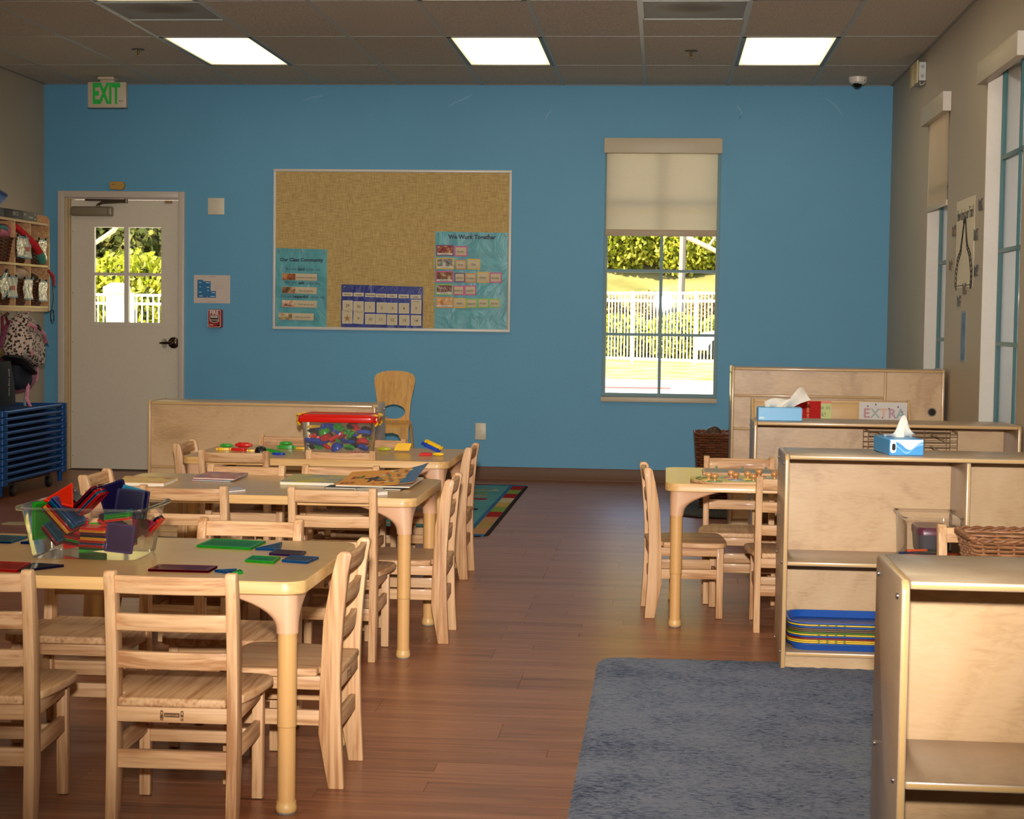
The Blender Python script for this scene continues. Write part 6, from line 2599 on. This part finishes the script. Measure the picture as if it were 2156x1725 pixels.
def make_cot():
    t = thing('sleeping_cot', 'x', 'cot', group='stacked blue sleeping cots')
    for x in (CX0 + .03, CX1 - .03):
        for y in (CY0 + .035, CY1 - .035):
            bm = BM()
            ext(bm, rr(.060, .078, .018, 3, x, y), 'z', .001, DZ - .0015)
            obj('corner_post', bev(bm, .003, 1, 50), COT, t)
    for x in (CX0 + .03, CX1 - .022):
        bm = BM()
        tube(bm, [(x, CY0 + .07, .028), (x, CY1 - .07, .028)], .0125, 10)
        obj('side_rail', bm, COT, t)
    for y in (CY0 + .035, CY1 - .035):
        bm = BM()
        tube(bm, [(CX0 + .06, y, .028), (CX1 - .06, y, .028)], .0125, 10)
        obj('end_rail', bm, COT, t)
    bm = BM()
    box(bm, CX0 + .045, CX1 - .05, CY0 + .05, CY1 - .05, .020, .026)
    obj('sheet', bm, SHEET, t)
    return t


cot0 = make_cot()
cotn = ['lowest', 'second lowest', 'third lowest', 'fourth lowest', 'fifth lowest', 'middle', 'fifth highest', 'fourth highest', 'third highest', 'second highest', 'topmost']
for k in range(NCOT):
    o = cot0 if k == 0 else copy_tree(cot0)
    o.location = (0, 0, CZ0 + k * DZ)
    o['label'] = 'blue plastic sleeping cot, %s of the stack by the door' % cotn[k]
for x in (CX0 + .03, CX1 - .045):
    for y in (CY0 + .035, CY1 - .035):
        bm = BM()
        lathe(bm, [(0, -.066), (.016, -.066), (.017, -.03), (.020, -.02), (.020, .001), (0, .001)], 12, (x, y, 0))
        obj('foot', bm, COT, cot0)
t = thing('cot_dolly', 'black rolling base with casters under the cot stack', 'dolly', (0, 0, 0))
boxo('platform', CX0 + .08, CX1 - .09, CY0 + .10, CY1 - .10, .078, .092, BLACK, t)
for x in (CX0 + .14, CX1 - .06):
    for y in (CY0 + .30, CY1 - .22):
        bm = BM()
        tube(bm, [(x - .014, y, .038), (x + .014, y, .038)], .038, 20)
        w_ = obj('caster_wheel', bev(bm, .004, 1), BLACK, t)
        bm = BM()
        tube(bm, [(x, y, .092), (x, y + .01, .072)], .008, 8)
        box(bm, x - .020, x - .016, y - .02, y + .022, .03, .078)
        box(bm, x + .016, x + .020, y - .02, y + .022, .03, .078)
        obj('caster_fork', bm, DARK_STEEL, w_)

# ================================================================== OUTDOORS BEYOND THE WINDOWS
def ground_mat(name, c0, c1, sc=3.0):
    t = T(name).base(.9, .1)
    v = t.coords((1, 1, 1), rnd=False)
    nz = t.n('TexNoise', Scale=sc, Detail=6.0)
    t.l(v, nz.inputs['Vector'])
    t.l(t.ramp(nz.outputs['Fac'], [(.35, c0), (.65, c1)]), t.b.inputs['Base Color'])
    return t.m


GZ = -.10
struct(boxo('ground_pavement', -60, 60, WALL_Y + .2, 37.8, GZ - .3, GZ, ground_mat('concrete', C(196, 186, 170), C(214, 204, 188))), 'sunlit concrete pavement outside the far window', 'pavement')
struct(boxo('ground_side', RIGHT_X + .2, 60, -30, WALL_Y + .2, GZ - .3, GZ, ground_mat('concrete_b', C(186, 178, 164), C(206, 196, 182))), 'concrete path outside the right wall', 'pavement')
struct(boxo('ground_grass', -60, 60, 37.8, 56.0, GZ - .3, GZ + .02, ground_mat('dry_grass', C(136, 128, 52), C(190, 176, 104), 1.2)), 'dry grass strip in front of the fence', 'lawn')
tag(boxo('red_curb', -9, .15, 32.7, 32.95, GZ, GZ + .03, P('curb_red', C(206, 70, 70), .6)), 'red painted kerb line on the pavement outside the window', 'kerb')
bm = BM()
nx, ny = 60, 40
rg = random.Random(8)
V = {}
for i in range(nx + 1):
    for j in range(ny + 1):
        x = -75 + 150 * i / nx
        y = 54.5 + 70 * (j / ny)
        f = j / ny
        z = GZ + 34 * f ** 1.2 + (rg.uniform(-.3, .3) if j > 3 else 0)
        V[i, j] = bm.verts.new((x, y, z))
for i in range(nx):
    for j in range(ny):
        bm.faces.new((V[i, j], V[i + 1, j], V[i + 1, j + 1], V[i, j + 1]))
struct(obj('ground_hillside', bm, ground_mat('hill_scrub', C(84, 84, 44), C(134, 116, 70), .5), smooth=80), 'scrubby hillside rising behind the fence', 'hill')


# shrubs made of loose leaf blades
def leaf_mat(name, c0, c1, c2):
    t = T(name)
    ge = t.n('NewGeometry')
    col = t.ramp(ge.outputs['Random Per Island'], [(.15, c0), (.5, c1), (.9, c2)])
    df = t.n('BsdfDiffuse')
    tl = t.n('BsdfTranslucent')
    t.l(col, df.inputs['Color'])
    t.l(col, tl.inputs['Color'])
    mx = t.n('MixShader')
    mx.inputs[0].default_value = .3
    t.l(df.outputs[0], mx.inputs[1])
    t.l(tl.outputs[0], mx.inputs[2])
    t.l(mx.outputs[0], t.out.inputs[0])
    return t.m


def leaf_blob(seed, n, size, sq, shell=.55):
    rg = random.Random(seed)
    bm = BM()
    for _ in range(n):
        d = Vector((rg.gauss(0, 1), rg.gauss(0, 1), rg.gauss(0, 1))).normalized()
        r = shell + (1 - shell) * rg.random()
        p = Vector((d.x * sq[0], d.y * sq[1], sq[2] * .92 + d.z * sq[2])) * 1
        p = Vector((d.x * sq[0] * r, d.y * sq[1] * r, sq[2] * .95 + d.z * sq[2] * r))
        q = Euler((rg.uniform(0, 6.3), rg.uniform(0, 6.3), rg.uniform(0, 6.3))).to_matrix()
        s = size * rg.uniform(.6, 1.3)
        vs = [bm.verts.new(p + q @ Vector(c)) for c in ((-s, -s * .45, 0), (0, -s * .55, s * .1), (s, 0, 0), (0, s * .55, s * .1), (-s, s * .45, 0))]
        bm.faces.new(vs)
    return mesh(bm, 'foliage', 0)


LEAF_A = leaf_mat('hedge_leaf', C(96, 104, 24), C(156, 156, 44), C(206, 196, 84))
LEAF_B = leaf_mat('scrub_leaf', C(96, 84, 44), C(150, 128, 66), C(190, 164, 100))
LEAF_C = leaf_mat('dark_leaf', C(60, 66, 34), C(84, 88, 46), C(112, 108, 60))
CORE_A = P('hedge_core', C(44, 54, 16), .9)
BARK = P('pale_bark', C(176, 150, 118), .8)
BARKD = P('grey_bark', C(120, 104, 92), .8)
blobs = [leaf_blob(s, 5200, .062, (1.15, .8, .98)) for s in (1, 2, 3)]


def shrub(x, y, z, s, kind, lab, group, sz=1.0):
    t = thing('shrub', lab, 'shrub', (x, y, z), rg.uniform(0, 6.3) if kind != 0 else rg.choice((0, PI)), group)
    me = blobs[rg.randrange(3)]
    key = ('leaf', me.name, kind)
    if key not in _pm:
        m2 = me.copy()
        m2.materials.clear()
        m2.materials.append((LEAF_A, LEAF_B, LEAF_C)[kind])
        _pm[key] = m2
    o = obj('foliage', _pm[key], LEAF_A, t)
    o.scale = (s, s, s * sz)
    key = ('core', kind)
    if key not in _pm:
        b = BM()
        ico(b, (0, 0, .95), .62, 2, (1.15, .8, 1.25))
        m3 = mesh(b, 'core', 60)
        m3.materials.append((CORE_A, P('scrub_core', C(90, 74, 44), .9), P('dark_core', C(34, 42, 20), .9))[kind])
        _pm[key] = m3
    o = obj('inner_branches', _pm[key], CORE_A, t)
    o.scale = (s, s, s * sz)


rg = random.Random(14)
for k in range(9):
    shrub(-6.6 + k * 1.75, 55.2 + rg.uniform(-.2, .2), GZ, 1.0, 0, 'clipped green hedge shrub behind the window fence', 'hedge shrubs behind the window fence', rg.uniform(.78, .86))
for k in range(7):
    shrub(-6.2 + k * 1.9, 59.6 + rg.uniform(-.3, .3), GZ + 34 * (5.1 / 70) ** 1.2 - .3, .95, 1, 'dry brown scrub bush on the bank above the hedge', 'scrub bushes on the bank', rg.uniform(.55, .8))
for k in range(6):
    shrub(-7.4 + k * 2.7, 64 + rg.uniform(-.5, .5), GZ + 34 * (9.5 / 70) ** 1.2 - .2, 1.5, 0, 'yellow green bush high on the bank in the window', 'green bushes high on the bank', rg.uniform(.9, 1.05))
for k in range(6):
    shrub(-21.6 + k * 2.2, 47.6 + rg.uniform(-.3, .3), GZ, 1.7, 0, 'sunny green hedge shrub behind the door fence', 'hedge shrubs seen through the door', rg.uniform(.88, 1.0))
for k in range(6):
    shrub(-28 + k * 3.4, 62 + rg.uniform(-1, 1), GZ + 34 * (7.5 / 70) ** 1.2 - .6, 2.6, 2, 'dark green bush on the shaded slope behind the door', 'dark slope bushes seen through the door', 1.0)

# picket fence
FENCE = P('fence_white', C(232, 228, 220), .5)
FY = 45.0


def fence(x0, x1, y0, y1, label, H=1.86, sp=.115):
    t = thing('picket_fence', label, 'fence', (0, 0, 0), group='white metal picket fences')
    L = math.hypot(x1 - x0, y1 - y0)
    n = int(L / sp)
    bm = BM()
    box(bm, -.016, .016, -.016, .016, GZ + .06, H - .02)
    me = mesh(bm, 'picket', 0)
    for k in range(n):
        f = (k + .5) / n
        o = obj('picket', me, FENCE, t, loc=(x0 + (x1 - x0) * f, y0 + (y1 - y0) * f, 0))
    for z in (H - .03, H - .26, GZ + .12):
        bm = BM()
        tube(bm, [(x0, y0, z), (x1, y1, z)], .035, 4)
        obj('fence_rail', bm, FENCE, t)
    for k in range(int(L / 2.4) + 1):
        f = min(1, k * 2.4 / L + .06)
        o = boxo('fence_post', -.04, .04, -.04, .04, GZ, H + .03, FENCE, t)
        o.location = (x0 + (x1 - x0) * f, y0 + (y1 - y0) * f, 0)


fence(-3.2, 3.2, 54.0, 48.8, 'white picket fence seen through the far window', 2.02, .125)
fence(-17.2, -14.95, 45.4, 45.4, 'white picket fence left of the gate pier in the door window', 1.70, .15)
fence(-14.35, -12.2, 45.4, 45.4, 'white picket fence right of the gate pier in the door window', 1.70, .15)
t = thing('gate_pier', 'white stucco gate pier with a moulded cap seen through the door', 'pillar', (-13.95, 43.2, GZ), R(18))
STUC = P('pier_stucco', C(226, 216, 200), .8)
boxo('shaft', -.27, .27, -.27, .27, 0, 1.78, STUC, t)
boxo('cap', -.34, .34, -.34, .34, 1.78, 1.96, STUC, t, .02)
bm = BM()
loft(bm, [[(x, y, 1.96) for x, y in rr(.60, .60, .02, 2)], [(x, y, 2.06) for x, y in rr(.28, .28, .02, 2)]])
obj('cap_top', bm, STUC, t)


# trees
def tree(label, base, limbs, mat, leaves=None):
    t = thing('tree', label, 'tree', base)
    for nm, pts, rad in limbs:
        bm = BM()
        tube(bm, pts, rad, 8)
        obj(nm, bm, mat, t)
    if leaves:
        for (p, s) in leaves:
            me = blobs[0].copy()
            me.materials.clear()
            me.materials.append(LEAF_A)
            o = obj('foliage', me, LEAF_A, t, loc=p)
            o.scale = (s, s, s)
    return t


tree('grey tree trunk standing beyond the picket fence in the window', (.54, 57.0, GZ), [('trunk', [(0, 0, 0), (-.01, 0, 1.2), (.03, 0, 3), (.06, 0, 6)], [.12, .115, .11, .10])], BARKD)
tree('pale fallen branches on the bank right of the trunk', (1.1, 61.0, 3.3), [('limb', [(-.6, 0, .9), (.4, 0, .45), (1.3, 0, .0), (2.2, 0, -.2)], [.10, .09, .07, .05]), ('branch', [(.4, 0, .45), (.9, 0, 1.2), (1.0, 0, 2.0)], [.05, .04, .03]), ('branch', [(1.3, 0, 0), (1.7, 0, .8), (1.7, 0, 1.5)], [.04, .035, .02])], BARK)
tree('pale barked tree with bare limbs seen through the door', (-11.1, 32.0, GZ), [
    ('trunk', [(-1.6, 0, 0), (-1.4, 0, 1.2), (-1.2, 0, 2.0)], [.10, .09, .08]),
    ('limb', [(-.90, 0, 2.48), (-.55, 0, 2.78), (-.20, 0, 3.20), (.05, 0, 3.40), (.5, 0, 3.55)], [.055, .055, .05, .045, .03]),
    ('limb', [(-1.2, 0, 2.0), (-.95, 0, 2.05), (-.40, 0, 2.12), (-.10, 0, 2.25), (.05, 0, 2.52), (.35, 0, 2.62), (.70, 0, 2.85), (.95, 0, 3.20), (1.10, 0, 3.42), (1.5, 0, 3.5)], [.06, .055, .05, .045, .04, .04, .045, .05, .045, .03]),
    ('limb', [(-1.2, 0, 2.0), (-1.05, 0, 2.3), (-.90, 0, 2.48)], [.06, .055, .055]),
    ('twig', [(.35, 0, 2.62), (.28, 0, 2.78)], [.02, .012])], BARK, [((-.75, .3, 1.75), .55), ((-.45, .4, 1.30), .6)])

# white car parked beyond the fence
t = thing('parked_car', 'white car parked behind the picket fence', 'car', (2.75, 52.6, GZ + .14))
CARW = P('car_white', C(236, 234, 230), .25)
bm = BM()
prof = [(-1.75, .25), (-1.72, .62), (-1.55, .78), (-.95, .88), (-.45, 1.28), (.55, 1.34), (1.15, 1.10), (1.65, .92), (1.75, .60), (1.72, .25)]
ext(bm, prof, 'y', 0, 1.2)
obj('body', bev(bm, .05, 2), CARW, t)
bm = BM()
ext(bm, [(-.85, .90), (-.42, 1.23), (.02, 1.27), (.02, .90)], 'y', -.012, .01)
ext(bm, [(.08, .90), (.08, 1.27), (.52, 1.28), (1.0, 1.10), (1.1, .93)], 'y', -.012, .01)
obj('side_window', bm, P('car_glass', C(120, 140, 150), .1), t)
for x in (-1.1, 1.1):
    bm = BM()
    tube(bm, [(x, -.03, .30), (x, .16, .30)], .30, 18)
    obj('wheel', bm, BLACK, t)

# stucco patio wall with pilasters outside the right windows
PINKST = painted_wall('mauve_stucco', C(160, 138, 130), .9, .9)
PALEST = painted_wall('pale_stucco', C(188, 164, 146), .85, .9)
t = thing('patio_wall', 'mauve stucco patio wall outside the right windows', 'wall', (0, 0, 0))
boxo('wall_panel', 3.05, 3.25, 6, 22, GZ, 3.4, PINKST, t)
for y in (11.8, 13.9, 16.4, 19.2):
    boxo('pilaster', 2.93, 3.05, y, y + .45, GZ, 3.4, PALEST, t)
